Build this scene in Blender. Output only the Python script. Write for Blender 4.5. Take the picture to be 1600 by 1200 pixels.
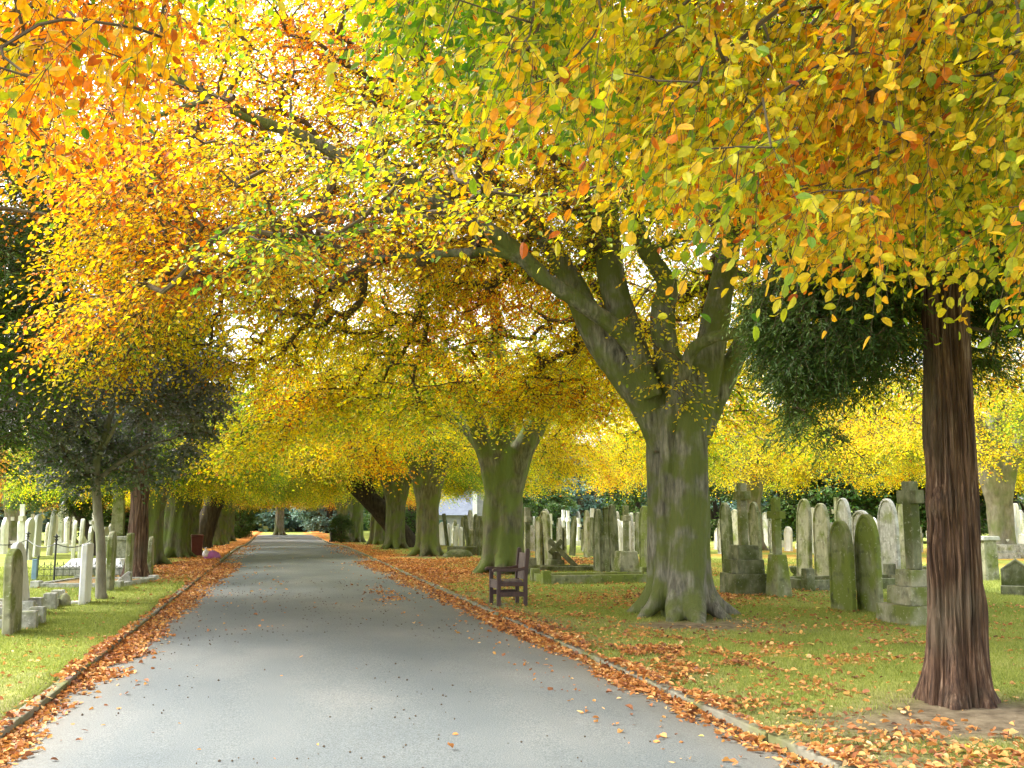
import bpy, math, random
import numpy as np
from mathutils import Vector, Matrix, Euler

scene = bpy.context.scene
for o in list(bpy.data.objects):
    bpy.data.objects.remove(o)
R = math.radians

# ------------------------------------------------------------------ camera
CAM = np.array([0.0, 0.0, 1.6])
PITCH, YAW, FPX = R(7.82), R(13.59), 1500.0       # yaw to the right of the road axis (+Y)
FH = np.array([math.sin(YAW), math.cos(YAW), 0.0])
RT = np.array([math.cos(YAW), -math.sin(YAW), 0.0])
UP = np.array([0.0, 0.0, 1.0])
cam_data = bpy.data.cameras.new('camera')
cam = bpy.data.objects.new('camera', cam_data)
scene.collection.objects.link(cam)
cam.location = CAM
cam.rotation_euler = Euler((math.pi / 2 + PITCH, 0, -YAW), 'XYZ')
cam_data.sensor_width = 36.0
cam_data.lens = 36.0 * FPX / 1600.0
cam_data.clip_start = 0.05
cam_data.clip_end = 3000.0
scene.camera = cam

# ------------------------------------------------------------------ world and sun
SUN_EL, SUN_AZ = R(47), R(-62)        # azimuth measured from +Y towards +X (negative: to the left)
SKY_STRENGTH, SUN_STRENGTH, EXPOSURE = 0.15, 1.5, 1.2
world = bpy.data.worlds.new("World")
scene.world = world
world.use_nodes = True
wn, wl = world.node_tree.nodes, world.node_tree.links
wn.clear()
sky = wn.new('ShaderNodeTexSky')
sky.sky_type = 'NISHITA'
sky.sun_disc = False
sky.sun_elevation = SUN_EL
sky.sun_rotation = SUN_AZ
sky.dust_density = 4.0
sky.air_density = 1.0
sky.ozone_density = 1.0
hsv = wn.new('ShaderNodeHueSaturation')
hsv.inputs['Saturation'].default_value = 0.25      # thin white cloud over the sky
hsv.inputs['Value'].default_value = 2.75
bg = wn.new('ShaderNodeBackground')
bg.inputs['Strength'].default_value = SKY_STRENGTH
wo = wn.new('ShaderNodeOutputWorld')
wl.new(sky.outputs[0], hsv.inputs['Color'])
wl.new(hsv.outputs[0], bg.inputs['Color'])
wl.new(bg.outputs[0], wo.inputs['Surface'])
sd = bpy.data.lights.new('sun', 'SUN')
sd.energy = SUN_STRENGTH
sd.angle = R(20)
sd.color = (1.0, 0.95, 0.86)
sun = bpy.data.objects.new('sun', sd)
scene.collection.objects.link(sun)
sdir = Vector((math.sin(SUN_AZ) * math.cos(SUN_EL), math.cos(SUN_AZ) * math.cos(SUN_EL), math.sin(SUN_EL)))
sun.rotation_euler = sdir.to_track_quat('Z', 'Y').to_euler()
sun.location = (0, 0, 40)
scene.view_settings.view_transform = 'Standard'
scene.view_settings.look = 'None'
scene.view_settings.exposure = EXPOSURE
scene.view_settings.gamma = 1.0
scene.cycles.max_bounces = 12
scene.cycles.diffuse_bounces = 9
scene.cycles.transmission_bounces = 8
scene.cycles.glossy_bounces = 2
scene.cycles.sample_clamp_indirect = 6.0
scene.cycles.use_denoising = True

# ------------------------------------------------------------------ helpers: pixels to points (1600 x 1200)
def ray(px, py):
    fwd = FH * math.cos(PITCH) + UP * math.sin(PITCH)
    upc = -FH * math.sin(PITCH) + UP * math.cos(PITCH)
    return fwd + RT * ((px - 800) / FPX) + upc * ((600 - py) / FPX)

def at(px, py, D):
    d = ray(px, py)
    return CAM + d * (D / float(d @ FH))

ROAD_L, ROAD_R, KERB_W, VERGE = -1.86, 3.43, 0.11, 0.06

def sstep(a, b, v):
    t = np.clip((v - a) / (b - a), 0, 1)
    return t * t * (3 - 2 * t)

def base_z(y):
    y = np.asarray(y, float)
    return -0.30 * sstep(40, 74, y) + 0.05 * np.exp(-((y - 52) / 5.0) ** 2)

def gz(x, y):
    """height of the verge and the lawns"""
    return float(base_z(y)) + VERGE

def G(px, py):
    """ground point seen at a pixel"""
    d = ray(px, py)
    z = VERGE
    for _ in range(6):
        p = CAM + d * ((z - CAM[2]) / d[2])
        z = gz(p[0], p[1])
    return p

def depth(p):
    return float((np.asarray(p) - CAM) @ FH)

def zpix(p, py):
    """height z of pixel row py at the depth of ground point p (near the column of p)"""
    D = depth(p)
    lat = float((np.asarray(p) - CAM) @ RT)
    return float(at(800 + lat / D * FPX, py, D)[2])

# ------------------------------------------------------------------ numpy noise
def _hash(ix, iy, iz, seed):
    h = (ix.astype(np.int64) * 374761393 + iy.astype(np.int64) * 668265263 + iz.astype(np.int64) * 2147483647 + seed * 974634777) & 0xFFFFFFFF
    h = ((h ^ (h >> 13)) * 1274126177) & 0xFFFFFFFF
    h = (h ^ (h >> 16)) & 0xFFFF
    return h / 65535.0

def vnoise(P, seed=0):
    P = np.asarray(P, float)
    if P.shape[1] == 2:
        P = np.concatenate([P, np.zeros((len(P), 1))], 1)
    I = np.floor(P).astype(np.int64)
    F = P - I
    F = F * F * (3 - 2 * F)
    out = 0
    for dx in (0, 1):
        for dy in (0, 1):
            for dz in (0, 1):
                w = (F[:, 0] if dx else 1 - F[:, 0]) * (F[:, 1] if dy else 1 - F[:, 1]) * (F[:, 2] if dz else 1 - F[:, 2])
                out = out + w * _hash(I[:, 0] + dx, I[:, 1] + dy, I[:, 2] + dz, seed)
    return out

def fbm(P, seed=0, octaves=3):
    P = np.asarray(P, float)
    s, a, tot = 0, 1.0, 0
    for k in range(octaves):
        s = s + a * vnoise(P * (2.03 ** k), seed + k * 17)
        tot += a
        a *= 0.5
    return s / tot

# ------------------------------------------------------------------ helpers: meshes and objects
def raw_mesh(name, V, faces, mat_index=None, attrs=None, smooth=False):
    """faces: list of int arrays (n, k)"""
    me = bpy.data.meshes.new(name)
    V = np.ascontiguousarray(V, dtype=np.float32)
    me.vertices.add(len(V))
    me.vertices.foreach_set('co', V.ravel())
    faces = [np.asarray(f, dtype=np.int32) for f in faces if len(f)]
    loops = np.concatenate([f.ravel() for f in faces])
    tot = np.concatenate([np.full(len(f), f.shape[1], np.int32) for f in faces])
    start = np.concatenate([[0], np.cumsum(tot)[:-1]]).astype(np.int32)
    me.loops.add(len(loops))
    me.loops.foreach_set('vertex_index', loops)
    me.polygons.add(len(tot))
    me.polygons.foreach_set('loop_start', start)
    me.polygons.foreach_set('loop_total', tot)
    if mat_index is not None:
        me.polygons.foreach_set('material_index', np.asarray(mat_index, np.int32))
    me.update(calc_edges=True)
    me.polygons.foreach_set('use_smooth', np.full(len(tot), bool(smooth)))
    for k, (dom, arr) in (attrs or {}).items():
        a = me.attributes.new(k, 'FLOAT', dom)
        a.data.foreach_set('value', np.asarray(arr, np.float32))
    return me

def link(name, me, parent=None, mats=()):
    o = bpy.data.objects.new(name, me)
    scene.collection.objects.link(o)
    if parent is not None:
        o.parent = parent
    if me is not None:
        for m in mats:
            me.materials.append(m)
    return o

def tag(o, label=None, cat=None, group=None, kind=None):
    if label: o['label'] = label
    if cat: o['category'] = cat
    if group: o['group'] = group
    if kind: o['kind'] = kind
    return o

def empty(name, loc, label, cat, group=None, rz=0.0):
    o = bpy.data.objects.new(name, None)
    scene.collection.objects.link(o)
    o.location = loc
    o.rotation_euler = (0, 0, rz)
    o.empty_display_size = 0.2
    return tag(o, label, cat, group)

class MB:
    """collects shapes into one mesh"""
    def __init__(s):
        s.v, s.f = [], []
    def add(s, vs, fs):
        n = len(s.v)
        s.v += [tuple(v) for v in vs]
        s.f += [tuple(n + i for i in f) for f in fs]
        return s
    def box(s, x0, x1, y0, y1, z0, z1, taper=0.0):
        t = taper
        vs = [(x0, y0, z0), (x1, y0, z0), (x1, y1, z0), (x0, y1, z0),
              (x0 + t, y0 + t, z1), (x1 - t, y0 + t, z1), (x1 - t, y1 - t, z1), (x0 + t, y1 - t, z1)]
        return s.add(vs, [(3, 2, 1, 0), (4, 5, 6, 7), (0, 1, 5, 4), (1, 2, 6, 5), (2, 3, 7, 6), (3, 0, 4, 7)])
    def obox(s, a, b, w, h, up=(0, 0, 1)):
        """bar from a to b with section w x h"""
        a, b = Vector(a), Vector(b)
        d = (b - a).normalized()
        u = Vector(up)
        if abs(d.dot(u)) > 0.98:
            u = Vector((1, 0, 0))
        sx = d.cross(u).normalized() * (w / 2)
        sz = sx.cross(d).normalized() * (h / 2)
        vs = [p + i * sx + j * sz for p in (a, b) for i, j in ((-1, -1), (1, -1), (1, 1), (-1, 1))]
        return s.add(vs, [(0, 1, 2, 3), (7, 6, 5, 4), (0, 4, 5, 1), (1, 5, 6, 2), (2, 6, 7, 3), (3, 7, 4, 0)])
    def tube(s, pts, rad, k=8, cap=True):
        pts = [Vector(p) for p in pts]
        if not hasattr(rad, '__len__'):
            rad = [rad] * len(pts)
        rad = [float(q) for q in rad]
        ref = Vector((0, 0, 1))
        vs = []
        prev = None
        for i, p in enumerate(pts):
            d = (pts[min(i + 1, len(pts) - 1)] - pts[max(i - 1, 0)]).normalized()
            if prev is None:
                a = d.cross(ref if abs(d.z) < 0.9 else Vector((1, 0, 0))).normalized()
            else:
                a = (prev - d * prev.dot(d)).normalized()
            prev = a
            b = d.cross(a)
            for j in range(k):
                t = 2 * math.pi * j / k
                vs.append(p + rad[i] * (math.cos(t) * a + math.sin(t) * b))
        fs = []
        for i in range(len(pts) - 1):
            for j in range(k):
                fs.append((i * k + j, i * k + (j + 1) % k, (i + 1) * k + (j + 1) % k, (i + 1) * k + j))
        if cap:
            fs.append(tuple(reversed(range(k))))
            fs.append(tuple((len(pts) - 1) * k + j for j in range(k)))
        return s.add(vs, fs)
    def lathe(s, prof, k=20, c=(0, 0, 0)):
        vs = [(c[0] + r * math.cos(2 * math.pi * j / k), c[1] + r * math.sin(2 * math.pi * j / k), c[2] + z) for r, z in prof for j in range(k)]
        fs = [(i * k + j, i * k + (j + 1) % k, (i + 1) * k + (j + 1) % k, (i + 1) * k + j) for i in range(len(prof) - 1) for j in range(k)]
        fs.append(tuple(reversed(range(k))))
        fs.append(tuple((len(prof) - 1) * k + j for j in range(k)))
        return s.add(vs, fs)
    def prism(s, prof, x0, x1):
        """2D profile (y, z), counter-clockwise, extruded along x"""
        n = len(prof)
        vs = [(x0, y, z) for y, z in prof] + [(x1, y, z) for y, z in prof]
        fs = [tuple(reversed(range(n))), tuple(n + i for i in range(n))]
        fs += [(i, (i + 1) % n, n + (i + 1) % n, n + i) for i in range(n)]
        return s.add(vs, fs)
    def mesh(s, name, smooth=False, bevel=None):
        me = bpy.data.meshes.new(name)
        me.from_pydata([tuple(v) for v in s.v], [], s.f)
        me.update()
        if smooth:
            for p in me.polygons: p.use_smooth = True
        return me
    def build(s, name, mat, parent=None, smooth=False, bevel=0.0, loc=None):
        o = link(name, s.mesh(name, smooth), parent, [mat])
        if loc is not None: o.location = loc
        if bevel:
            b = o.modifiers.new('bevel', 'BEVEL'); b.width = bevel; b.segments = 2; b.limit_method = 'ANGLE'
        return o

# ------------------------------------------------------------------ materials
def new_mat(name):
    m = bpy.data.materials.new(name)
    m.use_nodes = True
    nt = m.node_tree
    nt.nodes.clear()
    out = nt.nodes.new('ShaderNodeOutputMaterial')
    return m, nt.nodes, nt.links, out

def ramp(n, stops, interp='LINEAR'):
    r = n.new('ShaderNodeValToRGB')
    r.color_ramp.interpolation = interp
    el = r.color_ramp.elements
    while len(el) < len(stops): el.new(0.5)
    for e, (p, c) in zip(el, stops):
        e.position = p
        e.color = (c[0], c[1], c[2], 1)
    return r

def leaf_mat(name, stops, transl=0.6, rough=0.45, tboost=1.12, spec=0.3):
    m, n, l, out = new_mat(name)
    a = n.new('ShaderNodeAttribute'); a.attribute_name = 'tint'
    r = ramp(n, stops)
    l.new(a.outputs['Fac'], r.inputs[0])
    tc = n.new('ShaderNodeTexCoord')
    nz = n.new('ShaderNodeTexNoise'); nz.inputs['Scale'].default_value = 45; nz.inputs['Detail'].default_value = 2
    l.new(tc.outputs['Object'], nz.inputs['Vector'])
    mr = n.new('ShaderNodeMapRange'); mr.inputs['From Min'].default_value = 0.3; mr.inputs['From Max'].default_value = 0.7
    mr.inputs['To Min'].default_value = 0.72; mr.inputs['To Max'].default_value = 1.1
    l.new(nz.outputs['Fac'], mr.inputs['Value'])
    h = n.new('ShaderNodeHueSaturation')
    l.new(r.outputs[0], h.inputs['Color']); l.new(mr.outputs[0], h.inputs['Value'])
    p = n.new('ShaderNodeBsdfPrincipled')
    p.inputs['Roughness'].default_value = rough
    p.inputs['Specular IOR Level'].default_value = spec
    l.new(h.outputs[0], p.inputs['Base Color'])
    h2 = n.new('ShaderNodeHueSaturation'); h2.inputs['Value'].default_value = tboost; h2.inputs['Saturation'].default_value = 1.06
    l.new(h.outputs[0], h2.inputs['Color'])
    t = n.new('ShaderNodeBsdfTranslucent')
    l.new(h2.outputs[0], t.inputs['Color'])
    mx = n.new('ShaderNodeMixShader'); mx.inputs[0].default_value = transl
    l.new(p.outputs[0], mx.inputs[1]); l.new(t.outputs[0], mx.inputs[2])
    l.new(mx.outputs[0], out.inputs['Surface'])
    return m

def rough_mat(name, stops, scale=(6, 6, 6), detail=6, bump=0.4, bump_scale=None, rough=0.9, moss=None, moss_amt=0.5,
              moss_scale=1.5, dist=0.02, spec=0.25, lo=0.3, hi=0.7, lichen=None):
    """stone, bark, soil: noise-coloured with a bump; moss: a second colour in soft patches"""
    m, n, l, out = new_mat(name)
    tc = n.new('ShaderNodeTexCoord')
    mp = n.new('ShaderNodeMapping'); mp.inputs['Scale'].default_value = scale
    l.new(tc.outputs['Object'], mp.inputs['Vector'])
    nz = n.new('ShaderNodeTexNoise'); nz.inputs['Scale'].default_value = 1; nz.inputs['Detail'].default_value = detail
    nz.inputs['Roughness'].default_value = 0.65
    l.new(mp.outputs[0], nz.inputs['Vector'])
    mr = n.new('ShaderNodeMapRange'); mr.inputs['From Min'].default_value = lo; mr.inputs['From Max'].default_value = hi
    l.new(nz.outputs['Fac'], mr.inputs['Value'])
    r = ramp(n, stops)
    l.new(mr.outputs[0], r.inputs[0])
    col = r.outputs[0]
    if moss is not None:
        nm = n.new('ShaderNodeTexNoise'); nm.inputs['Scale'].default_value = moss_scale; nm.inputs['Detail'].default_value = 5
        oi = n.new('ShaderNodeObjectInfo')
        ad = n.new('ShaderNodeVectorMath'); ad.operation = 'SCALE'; ad.inputs['Scale'].default_value = 9.0
        cb = n.new('ShaderNodeCombineXYZ')
        l.new(oi.outputs['Random'], cb.inputs[0]); l.new(oi.outputs['Random'], cb.inputs[1])
        l.new(cb.outputs[0], ad.inputs[0])
        va = n.new('ShaderNodeVectorMath'); va.operation = 'ADD'
        l.new(tc.outputs['Object'], va.inputs[0]); l.new(ad.outputs[0], va.inputs[1])
        l.new(va.outputs[0], nm.inputs['Vector'])
        m2 = n.new('ShaderNodeMapRange')
        m2.inputs['From Min'].default_value = 0.62 - 0.34 * moss_amt; m2.inputs['From Max'].default_value = 0.80 - 0.34 * moss_amt
        l.new(nm.outputs['Fac'], m2.inputs['Value'])
        mix = n.new('ShaderNodeMix'); mix.data_type = 'RGBA'
        l.new(m2.outputs[0], mix.inputs['Factor'])
        l.new(col, mix.inputs['A'])
        mm = n.new('ShaderNodeMix'); mm.data_type = 'RGBA'; mm.blend_type = 'MULTIPLY'; mm.inputs['Factor'].default_value = 0.35
        mm.inputs['A'].default_value = (*moss, 1)
        l.new(nz.outputs['Fac'], mm.inputs['B'])
        l.new(mm.outputs['Result'], mix.inputs['B'])
        col = mix.outputs['Result']
    if lichen is not None:
        vl = n.new('ShaderNodeTexNoise'); vl.inputs['Scale'].default_value = 17; vl.inputs['Detail'].default_value = 4; vl.inputs['Roughness'].default_value = .75
        l.new(tc.outputs['Object'], vl.inputs['Vector'])
        ml = n.new('ShaderNodeMapRange'); ml.inputs['From Min'].default_value = .60; ml.inputs['From Max'].default_value = .66; ml.inputs['To Max'].default_value = .75
        l.new(vl.outputs['Fac'], ml.inputs['Value'])
        x1 = n.new('ShaderNodeMix'); x1.data_type = 'RGBA'; x1.inputs['B'].default_value = (*lichen, 1)
        l.new(ml.outputs[0], x1.inputs['Factor']); l.new(col, x1.inputs['A'])
        vd = n.new('ShaderNodeTexNoise'); vd.inputs['Scale'].default_value = 6; vd.inputs['Detail'].default_value = 5
        l.new(tc.outputs['Object'], vd.inputs['Vector'])
        md = n.new('ShaderNodeMapRange'); md.inputs['From Min'].default_value = .55; md.inputs['From Max'].default_value = .7; md.inputs['To Max'].default_value = .6
        l.new(vd.outputs['Fac'], md.inputs['Value'])
        x2 = n.new('ShaderNodeMix'); x2.data_type = 'RGBA'; x2.inputs['B'].default_value = (0.05, 0.05, 0.035, 1)
        l.new(md.outputs[0], x2.inputs['Factor']); l.new(x1.outputs['Result'], x2.inputs['A'])
        col = x2.outputs['Result']
    p = n.new('ShaderNodeBsdfPrincipled')
    p.inputs['Roughness'].default_value = rough
    p.inputs['Specular IOR Level'].default_value = spec
    l.new(col, p.inputs['Base Color'])
    b = n.new('ShaderNodeBump'); b.inputs['Strength'].default_value = bump; b.inputs['Distance'].default_value = dist
    if bump_scale is not None:
        mp2 = n.new('ShaderNodeMapping'); mp2.inputs['Scale'].default_value = bump_scale
        l.new(tc.outputs['Object'], mp2.inputs['Vector'])
        nb = n.new('ShaderNodeTexNoise'); nb.inputs['Scale'].default_value = 1; nb.inputs['Detail'].default_value = 6
        l.new(mp2.outputs[0], nb.inputs['Vector'])
        l.new(nb.outputs['Fac'], b.inputs['Height'])
    else:
        l.new(nz.outputs['Fac'], b.inputs['Height'])
    l.new(b.outputs[0], p.inputs['Normal'])
    l.new(p.outputs[0], out.inputs['Surface'])
    return m

def plain_mat(name, col, rough=0.6, metal=0.0, spec=0.4):
    c2 = tuple(c * 0.75 for c in col)
    m = rough_mat(name, [(0, c2), (1, col)], scale=(9, 9, 9), bump=0.15, rough=rough, spec=spec, dist=0.004)
    for nd in m.node_tree.nodes:
        if nd.type == 'BSDF_PRINCIPLED': nd.inputs['Metallic'].default_value = metal
    return m

YEL, GOLD, ORG, RUST, LIME, GRN = (0.90, 0.74, 0.05), (0.88, 0.58, 0.04), (0.78, 0.26, 0.03), (0.45, 0.11, 0.02), (0.50, 0.56, 0.05), (0.14, 0.29, 0.03)
M = {}
M['leaf_hero'] = leaf_mat('beech_leaf_gold', [(0.0, GRN), (0.14, LIME), (0.34, YEL), (0.6, GOLD), (0.8, ORG), (1.0, RUST)])
M['leaf_near'] = leaf_mat('beech_leaf_olive', [(0.0, (0.07, 0.19, 0.015)), (0.25, (0.26, 0.36, 0.02)), (0.48, (0.66, 0.56, 0.03)), (0.7, (0.80, 0.42, 0.02)), (0.88, (.76,.22,.02)), (1.0, RUST)], transl=0.5)
M['leaf_yellow'] = leaf_mat('beech_leaf_yellow', [(0.0, (0.16, 0.32, 0.02)), (0.16, (.3, .46, .04)), (0.32, (.62, .64, .05)), (0.5, (0.90, 0.76, 0.05)), (0.78, (0.88, 0.60, 0.03)), (1.0, ORG)])
M['leaf_green'] = leaf_mat('beech_leaf_green', [(0.0, (0.08, 0.20, 0.015)), (0.3, (0.22, 0.38, 0.03)), (0.55, (0.50, 0.56, 0.04)), (0.75, YEL), (1.0, (.85,.4,.03))])
M['leaf_rust'] = leaf_mat('beech_leaf_rust', [(0.0, LIME), (0.35, (0.8, 0.48, 0.06)), (0.7, (0.72, 0.30, 0.05)), (1.0, RUST)])
M['leaf_sparse'] = leaf_mat('dry_leaf_brown', [(0.0, (0.2, 0.22, 0.06)), (0.4, (0.42, 0.30, 0.14)), (0.75, (0.55, 0.24, 0.08)), (1.0, (0.3, 0.14, 0.1))])
M['leaf_purple'] = leaf_mat('purple_plum_leaf', [(0.0, (0.07, 0.13, 0.04)), (0.45, (0.13, 0.15, 0.11)), (1.0, (0.26, 0.24, 0.27))], transl=0.3, rough=0.25, spec=0.6)
M['leaf_bush'] = leaf_mat('evergreen_leaf', [(0.0, (0.035, 0.095, 0.02)), (0.5, (0.085, 0.17, 0.03)), (1.0, (0.20, 0.27, 0.04))], transl=0.3)
M['leaf_haze_blue'] = leaf_mat('haze_tinted_needle', [(0.0, (0.08, 0.16, 0.12)), (0.5, (0.15, 0.26, 0.21)), (1.0, (0.28, 0.38, 0.32))], transl=0.25)  # far evergreens: the blue of distance haze is put into the leaf colour
M['needle'] = leaf_mat('dark_conifer_needle', [(0.0, (0.02, 0.055, 0.010)), (0.5, (0.06, 0.12, 0.016)), (1.0, (0.16, 0.22, 0.03))], transl=0.2, rough=0.6)
M['twig'] = rough_mat('twig_bark', [(0, (0.05, 0.035, 0.02)), (1, (0.13, 0.10, 0.06))], scale=(8, 8, 8), bump=0.2)
M['beech_bark'] = rough_mat('beech_bark', [(0, (0.045, 0.044, 0.034)), (0.5, (0.14, 0.135, 0.10)), (1, (0.27, 0.26, 0.20))], scale=(15, 15, 2.4), bump=0.9,
                            bump_scale=(45, 45, 8), moss=(0.125, 0.15, 0.04), moss_amt=0.68, moss_scale=2.6, dist=0.03)
M['mossy_bark'] = rough_mat('mossy_beech_bark', [(0, (0.05, 0.05, 0.03)), (1, (0.19, 0.185, 0.11))], scale=(13, 13, 2.0), bump=0.9,
                            bump_scale=(34, 34, 7), moss=(0.14, 0.18, 0.045), moss_amt=0.65, moss_scale=2.2, dist=0.03)
M['red_bark'] = rough_mat('cypress_bark', [(0, (0.018, 0.011, 0.008)), (0.4, (0.07, 0.040, 0.026)), (0.7, (0.15, 0.088, 0.054)), (1, (0.30, 0.22, 0.155))],
                          scale=(26, 26, 1.9), bump=1.0, bump_scale=(44, 44, 2.6), dist=0.04, lo=0.28, hi=0.72,
                          moss=(0.13, 0.105, 0.07), moss_amt=0.3, moss_scale=1.5)
M['dark_bark'] = rough_mat('yew_bark', [(0, (0.02, 0.015, 0.01)), (1, (0.075, 0.06, 0.04))], scale=(9, 9, 2), bump=0.7, dist=0.02)
M['grey_bark'] = rough_mat('grey_bark', [(0, (0.12, 0.11, 0.08)), (1, (0.30, 0.28, 0.22))], scale=(9, 9, 3), bump=0.4, dist=0.01, moss=(0.17, 0.2, 0.08), moss_amt=0.5)
MOSS = (0.15, 0.18, 0.04)
M['stone_green'] = rough_mat('algae_green_stone', [(0, (0.13, 0.14, 0.07)), (1, (0.30, 0.31, 0.19))], scale=(7, 7, 2.5), bump=0.35, moss=(0.17, 0.215, 0.04), moss_amt=0.75, moss_scale=2.2, dist=0.01, lichen=(.36,.38,.24))
M['stone_dark'] = rough_mat('dark_mossy_stone', [(0, (0.075, 0.08, 0.045)), (1, (0.24, 0.25, 0.15))], scale=(8, 8, 3), bump=0.4, moss=(0.09, 0.11, 0.03), moss_amt=0.6, moss_scale=2.5, dist=0.012, lichen=(.30,.31,.24))
M['stone_olive'] = rough_mat('olive_stone', [(0, (0.17, 0.17, 0.10)), (1, (0.36, 0.35, 0.24))], scale=(8, 8, 3), bump=0.35, moss=MOSS, moss_amt=0.55, moss_scale=2.6, dist=0.01, lichen=(.46,.46,.36))
M['stone_grey'] = rough_mat('lichen_grey_stone', [(0, (0.20, 0.20, 0.17)), (0.6, (0.36, 0.36, 0.31)), (1, (0.52, 0.52, 0.47))], scale=(11, 11, 6), bump=0.4, moss=(0.22, 0.25, 0.10), moss_amt=0.35, moss_scale=2.5, dist=0.01, lichen=(.62,.62,.55))
M['stone_pale'] = rough_mat('pale_stone', [(0, (0.46, 0.46, 0.40)), (1, (0.74, 0.74, 0.70))], scale=(8, 8, 4), bump=0.25, moss=(0.35, 0.38, 0.2), moss_amt=0.2, moss_scale=2.0, dist=0.008)
M['stone_white'] = rough_mat('white_marble', [(0, (0.62, 0.63, 0.62)), (1, (0.85, 0.85, 0.84))], scale=(4, 4, 3), bump=0.12, rough=0.6)
M['iron'] = plain_mat('dark_iron', (0.05, 0.055, 0.05), 0.6, 0.4)
M['iron_pale'] = plain_mat('weathered_iron', (0.10, 0.12, 0.08), 0.7, 0.2)
M['bench_wood'] = rough_mat('dark_stained_wood', [(0, (0.026, 0.012, 0.010)), (1, (0.075, 0.036, 0.030))], scale=(30, 30, 4), bump=0.25, rough=0.45, spec=0.5, dist=0.004)
M['bench_board'] = rough_mat('worn_wood', [(0, (0.07, 0.05, 0.045)), (1, (0.18, 0.14, 0.125))], scale=(30, 6, 6), bump=0.25, rough=0.5, spec=0.5, dist=0.004)
M['bin_brown'] = plain_mat('brown_plastic', (0.18, 0.05, 0.04), 0.5)
M['bin_dark'] = plain_mat('black_plastic', (0.015, 0.015, 0.017), 0.5)
M['purple'] = plain_mat('purple_wrap', (0.40, 0.12, 0.36), 0.35)
M['white_wrap'] = plain_mat('white_wrap', (0.65, 0.62, 0.66), 0.4)
M['blue_plastic'] = plain_mat('pale_blue_plastic', (0.22, 0.36, 0.46), 0.5)
M['slate'] = rough_mat('slate_roof', [(0, (0.10, 0.12, 0.15)), (1, (0.17, 0.19, 0.23))], scale=(3, 3, 9), bump=0.3)
M['chapel_wall'] = rough_mat('chapel_stone_wall', [(0, (0.18, 0.18, 0.19)), (1, (0.28, 0.28, 0.29))], scale=(2, 2, 4), bump=0.3)
M['glass'] = plain_mat('dark_glass', (0.08, 0.16, 0.14), 0.15)

# ------------------------------------------------------------------ ground, road, kerbs
def litter_density(x, y):
    """0..1 cover of fallen leaves on the ground at (x, y)"""
    x = np.asarray(x, float); y = np.asarray(y, float)
    P = np.stack([x, y], 1)
    n0 = fbm(P * np.array([1.2, .45]), 55, 2)
    n1 = fbm(P * 0.55, 3, 3); n2 = fbm(P * 1.7, 9, 3)
    d = np.zeros_like(x)
    # road-side gutters
    wl = 0.20 + 0.020 * np.clip(y - 6, 0, 40) + 0.45 * (n2 - 0.5)
    dl = x - ROAD_L
    g = np.where((dl > -0.02), np.clip(1.25 - np.abs(dl) / np.maximum(wl, .08), 0, 1), 0)
    dr = ROAD_R - x
    wr = 0.17 + 0.022 * np.clip(y - 6, 0, 40) + 0.40 * (n2 - 0.5)
    g2 = np.where((dr > -0.02), np.clip(1.25 - np.abs(dr) / np.maximum(wr, .08), 0, 1), 0)
    d = np.maximum(d, np.maximum(g, g2)) * (0.45 + 0.65 * sstep(.3, .6, n0))
    kb_ = ((x > ROAD_R - .02) & (x < ROAD_R + KERB_W)) | ((x < ROAD_L + .02) & (x > ROAD_L - KERB_W))
    d = np.where(kb_, np.maximum(d, .7 * sstep(.36, .6, n2)), d)
    # verge behind the right kerb
    r = x - ROAD_R
    vr = np.where(r > 0, sstep(16, 26, y) * np.clip(1.15 - r / (2.6 + 4 * (n1 - .4)), 0, 1) * sstep(0.30, 0.62, n2 + 0.1), 0)
    vr2 = np.where(r > 0, np.exp(-(r / 0.35) ** 2) * 0.38 * sstep(.44, .6, n2), 0)
    band = np.exp(-((y - (17.2 + 0.1 * (x - 6))) / 1.6) ** 2) * (r > 0.4) * np.clip(1 - np.abs(x - 7.5) / 5, 0, 1) * (0.2 + n2) * 0.8
    patch = (r > 0.35) * np.exp(-(((x - 5.6) / 2.6) ** 2 + ((y - 10.0) / 1.6) ** 2)) * sstep(0.38, 0.66, n2) * 0.6
    patch += np.exp(-(((x - 8.5) / 2.5) ** 2 + ((y - 11.5) / 2.5) ** 2)) * sstep(0.46, 0.66, n2) * 0.45
    thin = np.where(r > 0, 0.035 + 0.26 * sstep(0.5, 0.72, n1) * sstep(0.35, 0.6, n2), 0)
    far = np.where(r > 2.0, 0.55 * sstep(21, 27, y) * sstep(70, 40, y) * sstep(0.36, 0.6, n1), 0)
    d = np.maximum.reduce([d, np.clip(vr, 0, 1), vr2, np.clip(band, 0, .9), patch, thin, far])
    # left verge
    q = ROAD_L - KERB_W - x
    lv = np.where(q > -0.1, sstep(22, 31, y) * np.clip(1.15 - q / (1.5 + 2 * n1), 0, 1) * (0.65 + 0.5 * n2), 0)
    lt = np.where(q > 0, 0.015 + 0.5 * np.exp(-(((x + 3.1) / 0.9) ** 2 + ((y - 6.2) / 1.1) ** 2)) * (n2 > 0.42), 0)
    d = np.maximum.reduce([d, np.clip(lv, 0, 1), lt])
    # a small drift on the road
    d = np.maximum(d, 0.35 * np.exp(-(((x - 2.1) / 0.35) ** 2 + ((y - 19.5) / 1.6) ** 2)) * (n2 > 0.4))
    on_road = (x > ROAD_L) & (x < ROAD_R)
    d = np.where(on_road, np.maximum(d, 0.014), d)
    return np.clip(d, 0, 1)

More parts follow.
